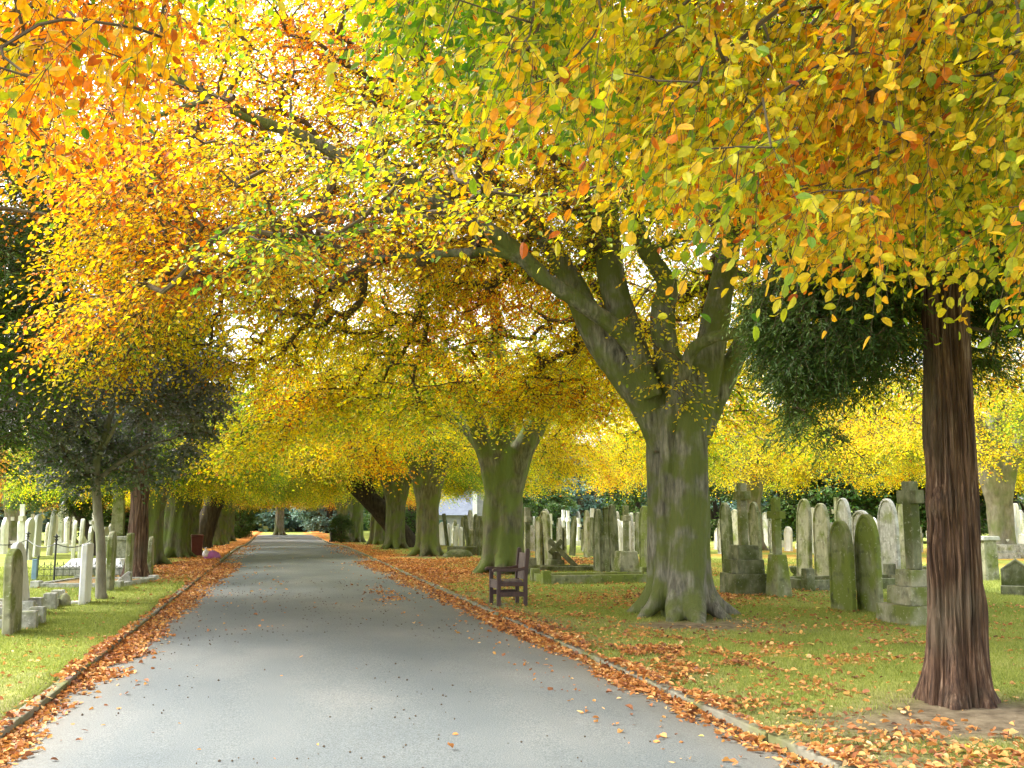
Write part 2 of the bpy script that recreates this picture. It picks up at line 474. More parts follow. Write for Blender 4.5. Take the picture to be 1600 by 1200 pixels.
def bare_density(x, y):
    P = np.stack([x, y], 1)
    n = fbm(P * 1.3, 31, 3) - 0.5
    b = np.exp(-(((x - 5.3) / 1.7) ** 2 + ((y - 6.6) / 0.85) ** 2)) * 1.5
    b = np.maximum(b, np.exp(-(((x - 5.9) / 1.3) ** 2 + ((y - 13.0) / 0.9) ** 2)) * 1.2)
    b = np.maximum(b, np.exp(-(((x + 3.0) / 1.2) ** 2 + ((y - 8.2) / 1.7) ** 2)) * 1.3)
    b = np.maximum(b, 0.55 * np.exp(-((x - ROAD_R - 0.45) / 0.4) ** 2) * (y < 20))
    for tx, ty in ((6, 25.8), (5.7, 37.7), (-3.5, 26), (-3.7, 32.4)):
        b = np.maximum(b, np.exp(-(((x - tx) / 1.3) ** 2 + ((y - ty) / 1.3) ** 2)) * 1.0)
    return np.clip(b + n * 0.9 * (b > 0.1) , 0, 1)

def axis(parts):
    out = []
    for a, b, st in parts:
        out.append(np.arange(a, b, st))
    out.append(np.array([parts[-1][1]]))
    return np.unique(np.round(np.concatenate(out), 4))

xs = axis([(-900, -100, 100), (-100, -20, 8), (-20, -10, 0.8), (-10, ROAD_L - KERB_W, 0.2), (ROAD_L - KERB_W, ROAD_R + KERB_W, 0.52), (ROAD_R + KERB_W, 16, 0.2), (16, 30, 0.7), (30, 110, 8), (110, 900, 100)])
ys = axis([(-200, -20, 30), (-20, 4, 1.5), (4, 24, 0.2), (24, 45, 0.4), (45, 100, 1.2), (100, 200, 20), (200, 1800, 200)])
X, Y = np.meshgrid(xs, ys)
eps = 0.001
Z = base_z(Y) + np.where((X >= ROAD_L - KERB_W - 0.01 - eps) & (X <= ROAD_R + KERB_W + 0.01 + eps), -0.02, VERGE)
inr = (X > ROAD_L - KERB_W - 0.01) & (X < ROAD_R + KERB_W + 0.01)
lump = 0.05 * (fbm(np.stack([X.ravel(), Y.ravel()], 1) * 0.5, 77, 3).reshape(X.shape) - 0.5)
Z = Z + np.where(inr, 0, lump * (np.abs(Y - 30) < 80))
nx, ny = len(xs), len(ys)
idx = np.arange(nx * ny).reshape(ny, nx)
F = np.stack([idx[:-1, :-1].ravel(), idx[:-1, 1:].ravel(), idx[1:, 1:].ravel(), idx[1:, :-1].ravel()], 1)
V = np.stack([X.ravel(), Y.ravel(), Z.ravel()], 1)
lit = litter_density(V[:, 0], V[:, 1]); bar = bare_density(V[:, 0], V[:, 1])
gm = raw_mesh('ground', V, [F], attrs={'litter': ('POINT', lit), 'bare': ('POINT', bar)}, smooth=True)

def ground_material():
    m, n, l, out = new_mat('lawn')
    tc = n.new('ShaderNodeTexCoord')
    def noise(sc, det=4):
        t = n.new('ShaderNodeTexNoise'); t.inputs['Scale'].default_value = sc; t.inputs['Detail'].default_value = det
        l.new(tc.outputs['Object'], t.inputs['Vector']); return t
    n1, n2, n3 = noise(0.6), noise(9, 6), noise(38, 3)
    g = ramp(n, [(0.25, (0.12, 0.13, 0.035)), (0.45, (0.20, 0.24, 0.045)), (0.6, (0.30, 0.33, 0.07)), (0.75, (0.38, 0.33, 0.14))])
    mx = n.new('ShaderNodeMix'); mx.data_type = 'FLOAT'; mx.inputs['Factor'].default_value = 0.45
    l.new(n1.outputs['Fac'], mx.inputs[2]); l.new(n2.outputs['Fac'], mx.inputs[3])
    l.new(mx.outputs[0], g.inputs[0])
    soil = ramp(n, [(0.3, (0.10, 0.075, 0.045)), (0.7, (0.25, 0.20, 0.13))]); l.new(n2.outputs['Fac'], soil.inputs[0])
    leaf = ramp(n, [(0.3, (0.22, 0.07, 0.02)), (0.5, (0.50, 0.19, 0.04)), (0.7, (0.62, 0.33, 0.10))]); l.new(n3.outputs['Fac'], leaf.inputs[0])
    ab = n.new('ShaderNodeAttribute'); ab.attribute_name = 'bare'
    al = n.new('ShaderNodeAttribute'); al.attribute_name = 'litter'
    m1 = n.new('ShaderNodeMix'); m1.data_type = 'RGBA'
    l.new(ab.outputs['Fac'], m1.inputs['Factor']); l.new(g.outputs[0], m1.inputs['A']); l.new(soil.outputs[0], m1.inputs['B'])
    # leaf cover, broken up by fine noise
    ad = n.new('ShaderNodeMath'); ad.operation = 'ADD'; l.new(al.outputs['Fac'], ad.inputs[0]); l.new(n3.outputs['Fac'], ad.inputs[1])
    mr = n.new('ShaderNodeMapRange'); mr.inputs['From Min'].default_value = 0.95; mr.inputs['From Max'].default_value = 1.15
    l.new(ad.outputs[0], mr.inputs['Value'])
    m2 = n.new('ShaderNodeMix'); m2.data_type = 'RGBA'
    l.new(mr.outputs[0], m2.inputs['Factor']); l.new(m1.outputs['Result'], m2.inputs['A']); l.new(leaf.outputs[0], m2.inputs['B'])
    p = n.new('ShaderNodeBsdfPrincipled'); p.inputs['Roughness'].default_value = 0.95; p.inputs['Specular IOR Level'].default_value = 0.1
    l.new(m2.outputs['Result'], p.inputs['Base Color'])
    b = n.new('ShaderNodeBump'); b.inputs['Strength'].default_value = 0.7; b.inputs['Distance'].default_value = 0.03
    l.new(n3.outputs['Fac'], b.inputs['Height']); l.new(b.outputs[0], p.inputs['Normal'])
    l.new(p.outputs[0], out.inputs['Surface'])
    return m
tag(link('ground', gm, mats=[ground_material()]), kind='structure')

def road_material():
    m, n, l, out = new_mat('asphalt')
    tc = n.new('ShaderNodeTexCoord')
    def noise(sc, det=4, st=(1, 1, 1)):
        mp = n.new('ShaderNodeMapping'); mp.inputs['Scale'].default_value = st
        l.new(tc.outputs['Object'], mp.inputs['Vector'])
        t = n.new('ShaderNodeTexNoise'); t.inputs['Scale'].default_value = sc; t.inputs['Detail'].default_value = det
        l.new(mp.outputs[0], t.inputs['Vector']); return t
    big, fine, grit = noise(0.55, 9, (1, 0.6, 1)), noise(60, 4), noise(110, 3)
    r = ramp(n, [(0.30, (0.085, 0.102, 0.108)), (0.5, (0.115, 0.130, 0.130)), (0.70, (0.165, 0.172, 0.163))])
    l.new(big.outputs['Fac'], r.inputs[0])
    r2 = ramp(n, [(0.3, (0.5, 0.5, 0.5)), (0.5, (1, 1, 1)), (0.7, (1.6, 1.6, 1.55))])
    l.new(grit.outputs['Fac'], r2.inputs[0])
    mm = n.new('ShaderNodeMix'); mm.data_type = 'RGBA'; mm.blend_type = 'MULTIPLY'; mm.inputs['Factor'].default_value = 1
    l.new(r.outputs[0], mm.inputs['A']); l.new(r2.outputs[0], mm.inputs['B'])
    # dusty worn edges
    at_ = n.new('ShaderNodeAttribute'); at_.attribute_name = 'edge'
    m3 = n.new('ShaderNodeMix'); m3.data_type = 'RGBA'; m3.inputs['B'].default_value = (0.20, 0.17, 0.12, 1)
    mu = n.new('ShaderNodeMath'); mu.operation = 'MULTIPLY'; l.new(at_.outputs['Fac'], mu.inputs[0]); l.new(fine.outputs['Fac'], mu.inputs[1])
    l.new(mu.outputs[0], m3.inputs['Factor']); l.new(mm.outputs['Result'], m3.inputs['A'])
    p = n.new('ShaderNodeBsdfPrincipled'); p.inputs['Roughness'].default_value = 0.75; p.inputs['Specular IOR Level'].default_value = 0.35
    l.new(m3.outputs['Result'], p.inputs['Base Color'])
    b = n.new('ShaderNodeBump'); b.inputs['Strength'].default_value = 0.5; b.inputs['Distance'].default_value = 0.006
    l.new(grit.outputs['Fac'], b.inputs['Height']); l.new(b.outputs[0], p.inputs['Normal'])
    l.new(p.outputs[0], out.inputs['Surface'])
    return m
rx = np.linspace(ROAD_L, ROAD_R, 19); ry = axis([(-10, 30, 1.0), (30, 100, 1.0)])
X, Y = np.meshgrid(rx, ry)
camber = 0.05 * (1 - ((X - (ROAD_L + ROAD_R) / 2) / 2.6) ** 2)
Z = base_z(Y) + camber
idx = np.arange(X.size).reshape(X.shape)
F = np.stack([idx[:-1, :-1].ravel(), idx[:-1, 1:].ravel(), idx[1:, 1:].ravel(), idx[1:, :-1].ravel()], 1)
edge = np.clip(1 - np.minimum(X - ROAD_L, ROAD_R - X) / 0.7, 0, 1) * 1.1
tag(link('road', raw_mesh('road', np.stack([X.ravel(), Y.ravel(), Z.ravel()], 1), [F], attrs={'edge': ('POINT', edge.ravel())}, smooth=True), mats=[road_material()]), kind='structure')

kerb_mat = rough_mat('kerb_concrete', [(0, (0.13, 0.12, 0.085)), (1, (0.25, 0.24, 0.18))], scale=(9, 3, 9), bump=0.4, moss=(0.17, 0.18, 0.07), moss_amt=0.5, moss_scale=1.7, dist=0.01)
rng = random.Random(4)
kb = MB()
for side, x0 in ((-1, ROAD_L - KERB_W), (1, ROAD_R)):
    y = 1.0
    while y < 88:
        z = float(base_z(y + 0.45)); dx = rng.uniform(-0.008, 0.008); dz = rng.uniform(-0.006, 0.006)
        kb.box(x0 + dx, x0 + KERB_W + dx, y + 0.006, y + 0.908, z - 0.1, z + 0.07 + dz)
        y += 0.914
ko = kb.build('kerb', kerb_mat, bevel=0.012); tag(ko, kind='structure')

# ------------------------------------------------------------------ leaves lying on the ground
def norm(a):
    return a / np.maximum(np.linalg.norm(a, axis=-1, keepdims=True), 1e-9)

def leaf_faces(P, U, N0, size, wid, fold=0.18, shape='oval', curl=0.0):
    """P base points, U long axis, N0 rough normals -> vertices, faces (2 per leaf)"""
    U = norm(U)
    W = norm(np.cross(U, N0))
    N = np.cross(W, U)
    s = size[:, None]; w = (wid * size)[:, None]
    if shape == 'oval':
        loc = [(0, 0, 0), (-0.42, 0.28, fold), (-0.44, 0.62, fold), (0, 1, 0), (0.44, 0.62, fold), (0.42, 0.28, fold)]
        f = np.array([[0, 3, 2, 1], [0, 5, 4, 3]])
    elif shape == 'ovate':
        loc = [(0, 0, 0), (-0.34, 0.14, fold), (-0.5, 0.42, fold * 1.3), (-0.40, 0.74, fold), (0, 1, 0), (0.40, 0.74, fold), (0.5, 0.42, fold * 1.3), (0.34, 0.14, fold)]
        f = np.array([[0, 4, 3, 2, 1], [0, 7, 6, 5, 4]])
    elif shape == 'rhomb':
        loc = [(0, 0, 0), (-0.5, 0.5, fold), (0, 1, 0), (0.5, 0.5, fold)]
        f = np.array([[0, 2, 1], [0, 3, 2]])
    elif shape == 'needle':
        loc = [(-0.5, 0, 0), (-0.4, 0.6, 0), (0, 1, 0), (0.4, 0.6, 0), (0.5, 0, 0)]
        f = np.array([[4, 3, 2, 1, 0]])
    vs = [P + W * (a * w) + U * (b * s) + N * (c * w - curl * (b ** 2) * s) for a, b, c in loc]
    k = len(loc)
    V = np.stack(vs, 1).reshape(-1, 3)
    F = (np.arange(len(P)) * k)[:, None, None] + f[None]
    return V, F.reshape(-1, f.shape[1]), f.shape[0]

def ground_height(x, y):
    inroad = (x > ROAD_L) & (x < ROAD_R)
    cam_ = 0.05 * (1 - ((x - (ROAD_L + ROAD_R) / 2) / 2.6) ** 2)
    lump = 0.05 * (fbm(np.stack([x, y], 1) * 0.5, 77, 3) - 0.5)
    return base_z(y) + np.where(inroad, cam_, np.where((x > ROAD_L - KERB_W) & (x < ROAD_R + KERB_W), 0.088, VERGE + lump))

nrng = np.random.default_rng(11)
def scatter(n, x0, x1, y0, y1, scale, cap=None):
    x = nrng.uniform(x0, x1, n); y = nrng.uniform(y0, y1, n)
    d = litter_density(x, y)
    keep = nrng.random(n) < d ** 1.25 * scale
    # keep inside the frame (a little wider)
    dep = x * FH[0] + y * FH[1]; lat = x * RT[0] + y * RT[1]
    keep &= (dep > 4) & (np.abs(lat) < 0.62 * dep + 1.0)
    return x[keep], y[keep]
pts = [scatter(90000, -3.6, -1.2, 5, 14, 1.0), scatter(120000, 2.4, 5.0, 5, 15, 1.0), scatter(90000, 3.6, 13, 6, 16, 0.55),
       scatter(40000, -9, -2.2, 6, 18, 0.6), scatter(150000, -5, 0.2, 14, 34, 0.8), scatter(230000, 1.5, 12, 14, 34, 0.7),
       scatter(9000, -1.2, 2.6, 5, 25, 1.0), scatter(50000, -7, 11, 34, 60, 0.45)]
lx = np.concatenate([p[0] for p in pts]); ly = np.concatenate([p[1] for p in pts])
n = len(lx)
print('litter leaves', n)
dens = litter_density(lx, ly)
lz = ground_height(lx, ly) + 0.006 + nrng.random(n) * 0.035 * dens
grass_off = (lx < ROAD_L - KERB_W) | (lx > ROAD_R + KERB_W)
lz += np.where(grass_off, 0.012, 0)
th = nrng.uniform(0, 2 * math.pi, n)
U = np.stack([np.cos(th), np.sin(th), nrng.normal(0, 0.25, n)], 1)
N0 = np.stack([nrng.normal(0, 0.35, n), nrng.normal(0, 0.35, n), np.ones(n)], 1)
size = nrng.uniform(0.035, 0.072, n) * (1 + 0.25 * sstep(14, 34, ly))
V, F, k = leaf_faces(np.stack([lx, ly, lz], 1), U, N0, size * nrng.choice([.6, 1, 1.15], n), nrng.uniform(0.4, 0.8, n), fold=nrng.uniform(-.1, .6, n)[:, None], curl=nrng.uniform(-.25, .3, n)[:, None])
tint = np.clip(nrng.beta(1.7, 2.1, n) + 0.25 * (fbm(np.stack([lx, ly], 1) * 1.1, 61, 2) - .5), 0, 1)
M['litter'] = leaf_mat('fallen_leaf', [(0.0, (0.12, 0.055, 0.03)), (0.25, (0.34, 0.13, 0.05)), (0.5, (0.58, 0.25, 0.07)), (0.75, (0.70, 0.38, 0.11)), (0.93, (0.72, 0.52, 0.26)), (1.0, (0.7, 0.6, 0.1))], transl=0.15, rough=0.6)
tag(link('fallen_leaves', raw_mesh('fallen_leaves', V, [F], attrs={'tint': ('FACE', np.repeat(tint, k))}), mats=[M['litter']]),
    'orange and brown beech leaves drifted along the kerbs and over the grass', 'fallen leaves', kind='stuff')
# dark beech mast husks on the asphalt and the verge
n = 2600
hx = nrng.uniform(-6, 3.3, n) ; hy = nrng.uniform(6, 24, n)
hk = nrng.random(n) < sstep(.35, .65, fbm(np.stack([hx, hy], 1) * .8, 71, 2)) * (1.1 - .12 * np.abs(hx + 1))
hx, hy = hx[hk], hy[hk]; n = len(hx)
hz = ground_height(hx, hy) + 0.006
a = MB()
Vs, Fs = [], []
octv = np.array([(1, 0, 0), (-1, 0, 0), (0, 1, 0), (0, -1, 0), (0, 0, 1), (0, 0, -1)], float)
octf = np.array([(0, 2, 4), (2, 1, 4), (1, 3, 4), (3, 0, 4), (2, 0, 5), (1, 2, 5), (3, 1, 5), (0, 3, 5)])
sz = nrng.uniform(0.005, 0.012, n)
Vh = (octv[None] * sz[:, None, None] * nrng.uniform(.6, 1.3, (n, 6, 1)) + np.stack([hx, hy, hz], 1)[:, None]).reshape(-1, 3)
Fh = (np.arange(n) * 6)[:, None, None] + octf[None]
M['husk'] = plain_mat('beech_mast', (0.10, 0.07, 0.045), 0.9)
tag(link('beech_mast', raw_mesh('beech_mast', Vh, [Fh.reshape(-1, 3)]), mats=[M['husk']]), 'small dark beech nut husks strewn over the grey road', 'beech nuts', kind='stuff')

# grass blades
def grass(n, x0, x1, y0, y1, h):
    x = nrng.uniform(x0, x1, n); y = nrng.uniform(y0, y1, n)
    dep = x * FH[0] + y * FH[1]; lat = x * RT[0] + y * RT[1]
    b = bare_density(x, y); d = litter_density(x, y)
    keep = (dep > 4.5) & (np.abs(lat) < 0.6 * dep + 0.6) & (nrng.random(n) > b * 1.1) & (nrng.random(n) > d * 0.7)
    x, y = x[keep], y[keep]
    return x, y, np.full(len(x), h)
gp = [grass(190000, -9.5, ROAD_L - KERB_W - 0.02, 5, 17, 0.045), grass(90000, -14, ROAD_L - KERB_W - 0.02, 17, 32, 0.06),
      grass(240000, ROAD_R + KERB_W + 0.02, 14, 5.5, 17, 0.045), grass(110000, ROAD_R + KERB_W + 0.02, 20, 17, 32, 0.06)]
x = np.concatenate([g[0] for g in gp]); y = np.concatenate([g[1] for g in gp]); h = np.concatenate([g[2] for g in gp])
n = len(x); print('grass blades', n)
h = h * nrng.uniform(0.5, 1.3, n)
B = np.stack([x, y, ground_height(x, y) - 0.004], 1)
th = nrng.uniform(0, 2 * math.pi, n)
side = np.stack([np.cos(th), np.sin(th), np.zeros(n)], 1) * (0.0035 + 0.0025 * sstep(14, 30, y))[:, None]
lean = np.stack([nrng.normal(0, .45, n), nrng.normal(0, .45, n), np.ones(n)], 1) * h[:, None]
V = np.stack([B - side, B + side, B + lean], 1).reshape(-1, 3)
F = np.arange(n * 3).reshape(-1, 3)
gt = np.clip(0.5 * fbm(np.stack([x, y], 1) * 0.8, 5) + 0.5 * nrng.random(n), 0, 1)
M['grass'] = leaf_mat('grass_blade', [(0.0, (0.15, 0.14, 0.05)), (0.2, (.14, .18, .035)), (0.45, (0.22, 0.28, 0.045)), (0.7, (0.38, 0.41, 0.09)), (1.0, (0.50, 0.44, 0.20))], transl=0.35, rough=0.6)
tag(link('grass', raw_mesh('grass', V, [F], attrs={'tint': ('FACE', gt)}), mats=[M['grass']]), 'short green lawn grass on both sides of the road', 'grass', kind='stuff')

# ------------------------------------------------------------------ trees
def frusta(A, B, ra, rb, k=4):
    """separate tapered tubes A->B, vectorised"""
    D = norm(B - A)
    ref = np.where(np.abs(D[:, 2:3]) > 0.9, np.array([[1.0, 0, 0]]), np.array([[0, 0, 1.0]]))
    a = norm(np.cross(D, ref)); b = np.cross(D, a)
    vs = []
    for P, r in ((A, ra), (B, rb)):
        for j in range(k):
            t = 2 * math.pi * j / k
            vs.append(P + (a * math.cos(t) + b * math.sin(t)) * r[:, None])
    V = np.stack(vs, 1).reshape(-1, 3)
    o = (np.arange(len(A)) * 2 * k)[:, None]
    fs = [np.concatenate([o + j, o + (j + 1) % k, o + k + (j + 1) % k, o + k + j], 1) for j in range(k)]
    return V, np.stack(fs, 1).reshape(-1, 4)

def resample(pts, step):
    pts = np.asarray(pts, float)      # columns x y z r
    out = [pts[0]]
    # Catmull-Rom through the points
    P = np.vstack([2 * pts[0] - pts[1], pts, 2 * pts[-1] - pts[-2]])
    for i in range(1, len(P) - 2):
        L = np.linalg.norm(P[i + 1][:3] - P[i][:3]); m = max(1, int(math.ceil(L / step)))
        for j in range(1, m + 1):
            t = j / m
            out.append(0.5 * ((2 * P[i]) + (-P[i - 1] + P[i + 1]) * t + (2 * P[i - 1] - 5 * P[i] + 4 * P[i + 1] - P[i + 2]) * t * t + (-P[i - 1] + 3 * P[i] - 3 * P[i + 1] + P[i + 2]) * t ** 3))
    out = np.array(out); out[:, 3] = np.maximum(out[:, 3], 0.008)
    return out

def grow(limbs, T, rs, step=0.45):
    """connect every target to the nearest node of the growing skeleton. Returns nodes, parents, radii, ends"""
    nodes, par, fixed = [], [], []
    for L in limbs:
        for i, q in enumerate(L):
            nodes.append(q[:3]); par.append(-1 if i == 0 else len(nodes) - 2); fixed.append(q[3])
    n0 = len(nodes)
    cap = n0 + len(T) * 18 + 10
    N = np.zeros((cap, 3)); N[:n0] = nodes
    cnt = n0
    root = N[0].copy()
    PD = np.zeros((cap, 3))
    for i in range(n0):
        if par[i] >= 0: PD[i] = N[i] - N[par[i]]
        elif i + 1 < n0: PD[i] = N[i + 1] - N[i]
    PD[:n0] = norm(PD[:n0])
    order = np.argsort(np.min(np.stack([np.linalg.norm(T - q, axis=1) for q in N[:n0:3]]), axis=0))
    ends = np.zeros(len(T), int); dirs = np.zeros((len(T), 3))
    for ti in order:
        t = T[ti]
        d = N[:cnt] - t
        dd = np.sqrt((d * d).sum(1))
        # prefer parents nearer the root than the target (branches run outwards)
        away = np.sqrt(((N[:cnt] - root) ** 2).sum(1)) - np.linalg.norm(t - root)
        j = int(np.argmin(dd + 1.2 * np.maximum(away, 0) + 0.35 * np.maximum(N[:cnt, 2] - t[2], 0) + 0.6 * np.maximum((d * PD[:cnt]).sum(1), 0)))
        L = dd[j]
        m = int(min(15, max(2, round(L / step))))
        a = N[j]
        if par[j] >= 0:
            pd = N[j] - N[par[j]]; pd = pd / (np.linalg.norm(pd) + 1e-9)
        else:
            pd = (t - a) / (L + 1e-9)
        tv = (t - a) / (L + 1e-9)
        cs_ = float(pd @ tv)
        if cs_ < 0.5: pd = norm(pd * max(0.0, cs_) * .6 + tv)
        ctrl = a + pd * L * 0.35 + rs.normal(0, 0.07 * L, 3) + np.array([0, 0, 0.08 * L])
        prev = j
        for s in range(1, m + 1):
            u = s / m
            q = (1 - u) ** 2 * a + 2 * u * (1 - u) * ctrl + u * u * t
            if s < m: q = q + rs.normal(0, 0.012 + 0.012 * L, 3) * 0.6 * (step / .45)
            N[cnt] = q; par.append(prev); fixed.append(0); e_ = q - N[prev]; PD[cnt] = e_ / (np.linalg.norm(e_) + 1e-9); prev = cnt; cnt += 1
        ends[ti] = prev
        dv = N[prev] - N[par[prev]]
        dirs[ti] = dv / (np.linalg.norm(dv) + 1e-9)
    N = N[:cnt]; par = np.array(par)
    w = np.zeros(cnt); w[ends] += 1
    for i in range(cnt - 1, n0 - 1, -1):
        w[par[i]] += w[i]
    return N, par, np.array(fixed), w, ends, dirs, n0

def sprays(T, D, rs, K=5, L=9, tlen=0.6, size=0.075, wid=0.62, droop=0.35, shape='oval', spread=75, jitter=0.7, tw=0.0035, leafdroop=0.45):
    """flat fans of leafy twigs at the branch ends"""
    n = len(T)
    az = np.arctan2(D[:, 1], D[:, 0])
    ang = np.linspace(-spread, spread, K) if K > 1 else np.array([0.0])
    A = az[:, None] + np.radians(ang)[None] + rs.normal(0, 0.25, (n, K))
    pit = -droop + rs.normal(0, 0.32, (n, K))
    d = np.stack([np.cos(A) * np.cos(pit), np.sin(A) * np.cos(pit), np.sin(pit)], 2)
    ln = tlen * rs.uniform(0.6, 1.25, (n, K))
    org = T[:, None] - D[:, None] * (0.35 * tlen) * rs.random((n, K, 1))
    def pos(s):
        p = org[:, :, None] + d[:, :, None] * (ln[:, :, None] * s)[..., None]
        p[..., 2] -= (ln[:, :, None] * 0.28 * s * s)
        return p
    s = (np.arange(L)[None, None] + rs.uniform(0.3, 0.9, (n, K, L))) / L
    P = pos(s)
    side = np.where(np.arange(L) % 2 == 0, 1.0, -1.0)[None, None]
    la = A[..., None] + side * rs.uniform(0.4, 1.1, (n, K, L))
    lp = -leafdroop + rs.normal(0, 0.42, (n, K, L))
    U = np.stack([np.cos(la) * np.cos(lp), np.sin(la) * np.cos(lp), np.sin(lp)], 3)
    N0 = rs.normal(0, jitter, (n, K, L, 3)); N0[..., 2] += 1.0
    sz = size * rs.uniform(0.65, 1.2, (n, K, L))
    w = wid * rs.uniform(0.8, 1.15, (n, K, L))
    LV, LF, k = leaf_faces(P.reshape(-1, 3), U.reshape(-1, 3), N0.reshape(-1, 3), sz.ravel(), w.ravel(), fold=0.12 if shape != 'needle' else 0, shape=shape, curl=0.08)
    # twigs: two straight pieces each
    q = [pos(np.full((n, K, 1), u))[:, :, 0].reshape(-1, 3) for u in (0.0, 0.5, 1.0)]
    r0 = np.full(n * K, tw)
    V1, F1 = frusta(q[0], q[1], r0, r0 * 0.75, 3)
    V2, F2 = frusta(q[1], q[2], r0 * 0.75, r0 * 0.4, 3)
    return LV, LF, k, K * L, V1, F1, V2, F2

def crown_mesh(name, limbs, T, seed, tint_fn, r_tip=0.006, r_pow=0.47, rmax=0.09, step=0.45, **kw):
    rs = np.random.default_rng(seed)
    N, par, fixed, w, ends, dirs, n0 = grow(limbs, T, rs, step)
    rad = np.minimum(r_tip * np.maximum(w, 1) ** r_pow, rmax)
    rad[:n0] = np.maximum(np.minimum(fixed[:n0] * 0.9, 0.2), 0.01)
    e = np.arange(n0, len(N))
    A, B = N[par[e]], N[e]
    ra = np.where(par[e] < n0, rad[e] * 1.15, rad[par[e]])
    thick = rad[e] > 0.014
    VA, FA = frusta(A[thick], B[thick], ra[thick], rad[e][thick], 6)
    VB, FB = frusta(A[~thick], B[~thick], ra[~thick], rad[e][~thick], 4)
    D = dirs.copy(); out = T - N[0]; out[:, 2] = 0
    D = norm(D * 0.5 + norm(out) * 0.5)
    D[:, 2] = np.clip(D[:, 2], -0.6, 0.3)
    LV, LF, k, per, V1, F1, V2, F2 = sprays(T, D, rs, **kw)
    t0 = tint_fn(T, rs)
    tint = np.repeat(t0, per) + rs.normal(0, 0.13, len(T) * per)
    spot = rs.random(len(tint)) < 0.09
    tint = np.where(spot, rs.uniform(0, 1, len(tint)), tint)
    tint = np.repeat(np.clip(tint, 0, 1), k)
    Vs = [LV, V1, V2, VA, VB]; Fs = [LF, F1, F2, FA, FB]
    off = np.cumsum([0] + [len(v) for v in Vs])[:-1]
    Fs = [f + o for f, o in zip(Fs, off)]
    mi = np.concatenate([np.zeros(len(LF)), np.ones(sum(len(f) for f in Fs[1:]))])
    att = np.concatenate([tint, np.full(sum(len(f) for f in Fs[1:]), 0.5)])
    print(name, 'leaves', len(T) * per)
    return raw_mesh(name, np.concatenate(Vs), Fs, mi, {'tint': ('FACE', att)})

def set_mats(o, mats):
    """materials linked to the object, so that trees can share a crown mesh"""
    me = o.data
    while len(me.materials) < len(mats): me.materials.append(None)
    for s, m in zip(o.material_slots, mats):
        s.link = 'OBJECT'; s.material = m

def remeshed(mb, voxel, smooth_it=6, disp=0.012, seed=0, dscale=(6, 6, 1.5)):
    """fuse overlapping tubes into one surface and roughen it"""
    me = mb.mesh('tmp')
    o = bpy.data.objects.new('tmp', me); scene.collection.objects.link(o)
    r = o.modifiers.new('r', 'REMESH'); r.mode = 'VOXEL'; r.voxel_size = voxel
    s = o.modifiers.new('s', 'SMOOTH'); s.factor = 0.5; s.iterations = smooth_it
    dg = bpy.context.evaluated_depsgraph_get(); dg.update()
    out = bpy.data.meshes.new_from_object(o.evaluated_get(dg))
    bpy.data.objects.remove(o); bpy.data.meshes.remove(me)
    n = len(out.vertices)
    co = np.zeros(n * 3, np.float32); out.vertices.foreach_get('co', co); co = co.reshape(-1, 3)
    no = np.zeros(n * 3, np.float32); out.vertex_normals.foreach_get('vector', no); no = no.reshape(-1, 3)
    d = (fbm(co * np.array(dscale), seed, 3) - 0.5) * 2 * disp
    co = co + no * d[:, None]
    out.vertices.foreach_set('co', co.astype(np.float32).ravel())
    out.update()
    for p in out.polygons: p.use_smooth = True
    out.materials.clear()
    return out

def bundle(h_fork, r, limbs, seed, nst=8, lean=(0, 0), flare=1.0, twist=0.5, bulge=1.0):
    """tubes of a fluted trunk: stems side by side that run down into roots and up into the limbs"""
    rs = random.Random(seed)
    mb = MB()
    mb.tube([(lean[0] * z, lean[1] * z, z) for z in np.linspace(-0.1, h_fork, 6)], [r * 0.66] * 6, 16)
    mb.tube([(lean[0] * h_fork, lean[1] * h_fork, h_fork * .8), (lean[0] * h_fork, lean[1] * h_fork, h_fork + .25), (lean[0] * h_fork, lean[1] * h_fork, h_fork + .6)], [r * .66, r * .6, r * .3], 16)
    for i in range(nst):
        a0 = 2 * math.pi * (i + rs.uniform(-0.25, 0.25)) / nst
        sr = r * rs.uniform(0.24, 0.42)
        fl = flare * rs.uniform(0.75, 1.35)
        tw = twist * rs.uniform(0.5, 1.2)
        pts, rad = [], []
        for z, ro, rr in ((-0.12, r * (0.78 + 1.1 * fl), sr * 0.35), (0.02, r * (0.78 + 0.65 * fl), sr * 0.62), (0.16, r * (0.74 + 0.30 * fl), sr * 0.95), (0.4, r * (0.68 + 0.10 * fl), sr * 1.0),
                          (0.9, r * rs.uniform(.66, .74), sr), (h_fork * 0.55, r * rs.uniform(.64, .74), sr), (h_fork * 0.8, r * 0.63 * bulge, sr * .95), (h_fork, r * 0.62 * bulge, sr * 0.75), (h_fork + 0.45, r * 0.55, sr * .5), (h_fork + 0.9, r * 0.4, sr * .2)):
            a = a0 + tw * z / h_fork
            pts.append((ro * math.cos(a) + lean[0] * max(z, 0), ro * math.sin(a) + lean[1] * max(z, 0), z)); rad.append(rr)
        Q = resample(np.column_stack([np.array(pts), np.array(rad)]), 0.12)
        mb.tube(Q[:, :3], list(Q[:, 3]), 10)
    for L in limbs:
        Q = np.array([q for q in L if q[3] >= 0.055])
        if len(Q) > 2:
            mb.tube(Q[:, :3], list(Q[:, 3]), 12)
    return mb

def make_limbs(specs, step=0.35):
    return [resample(np.array(s, float), step) for s in specs]

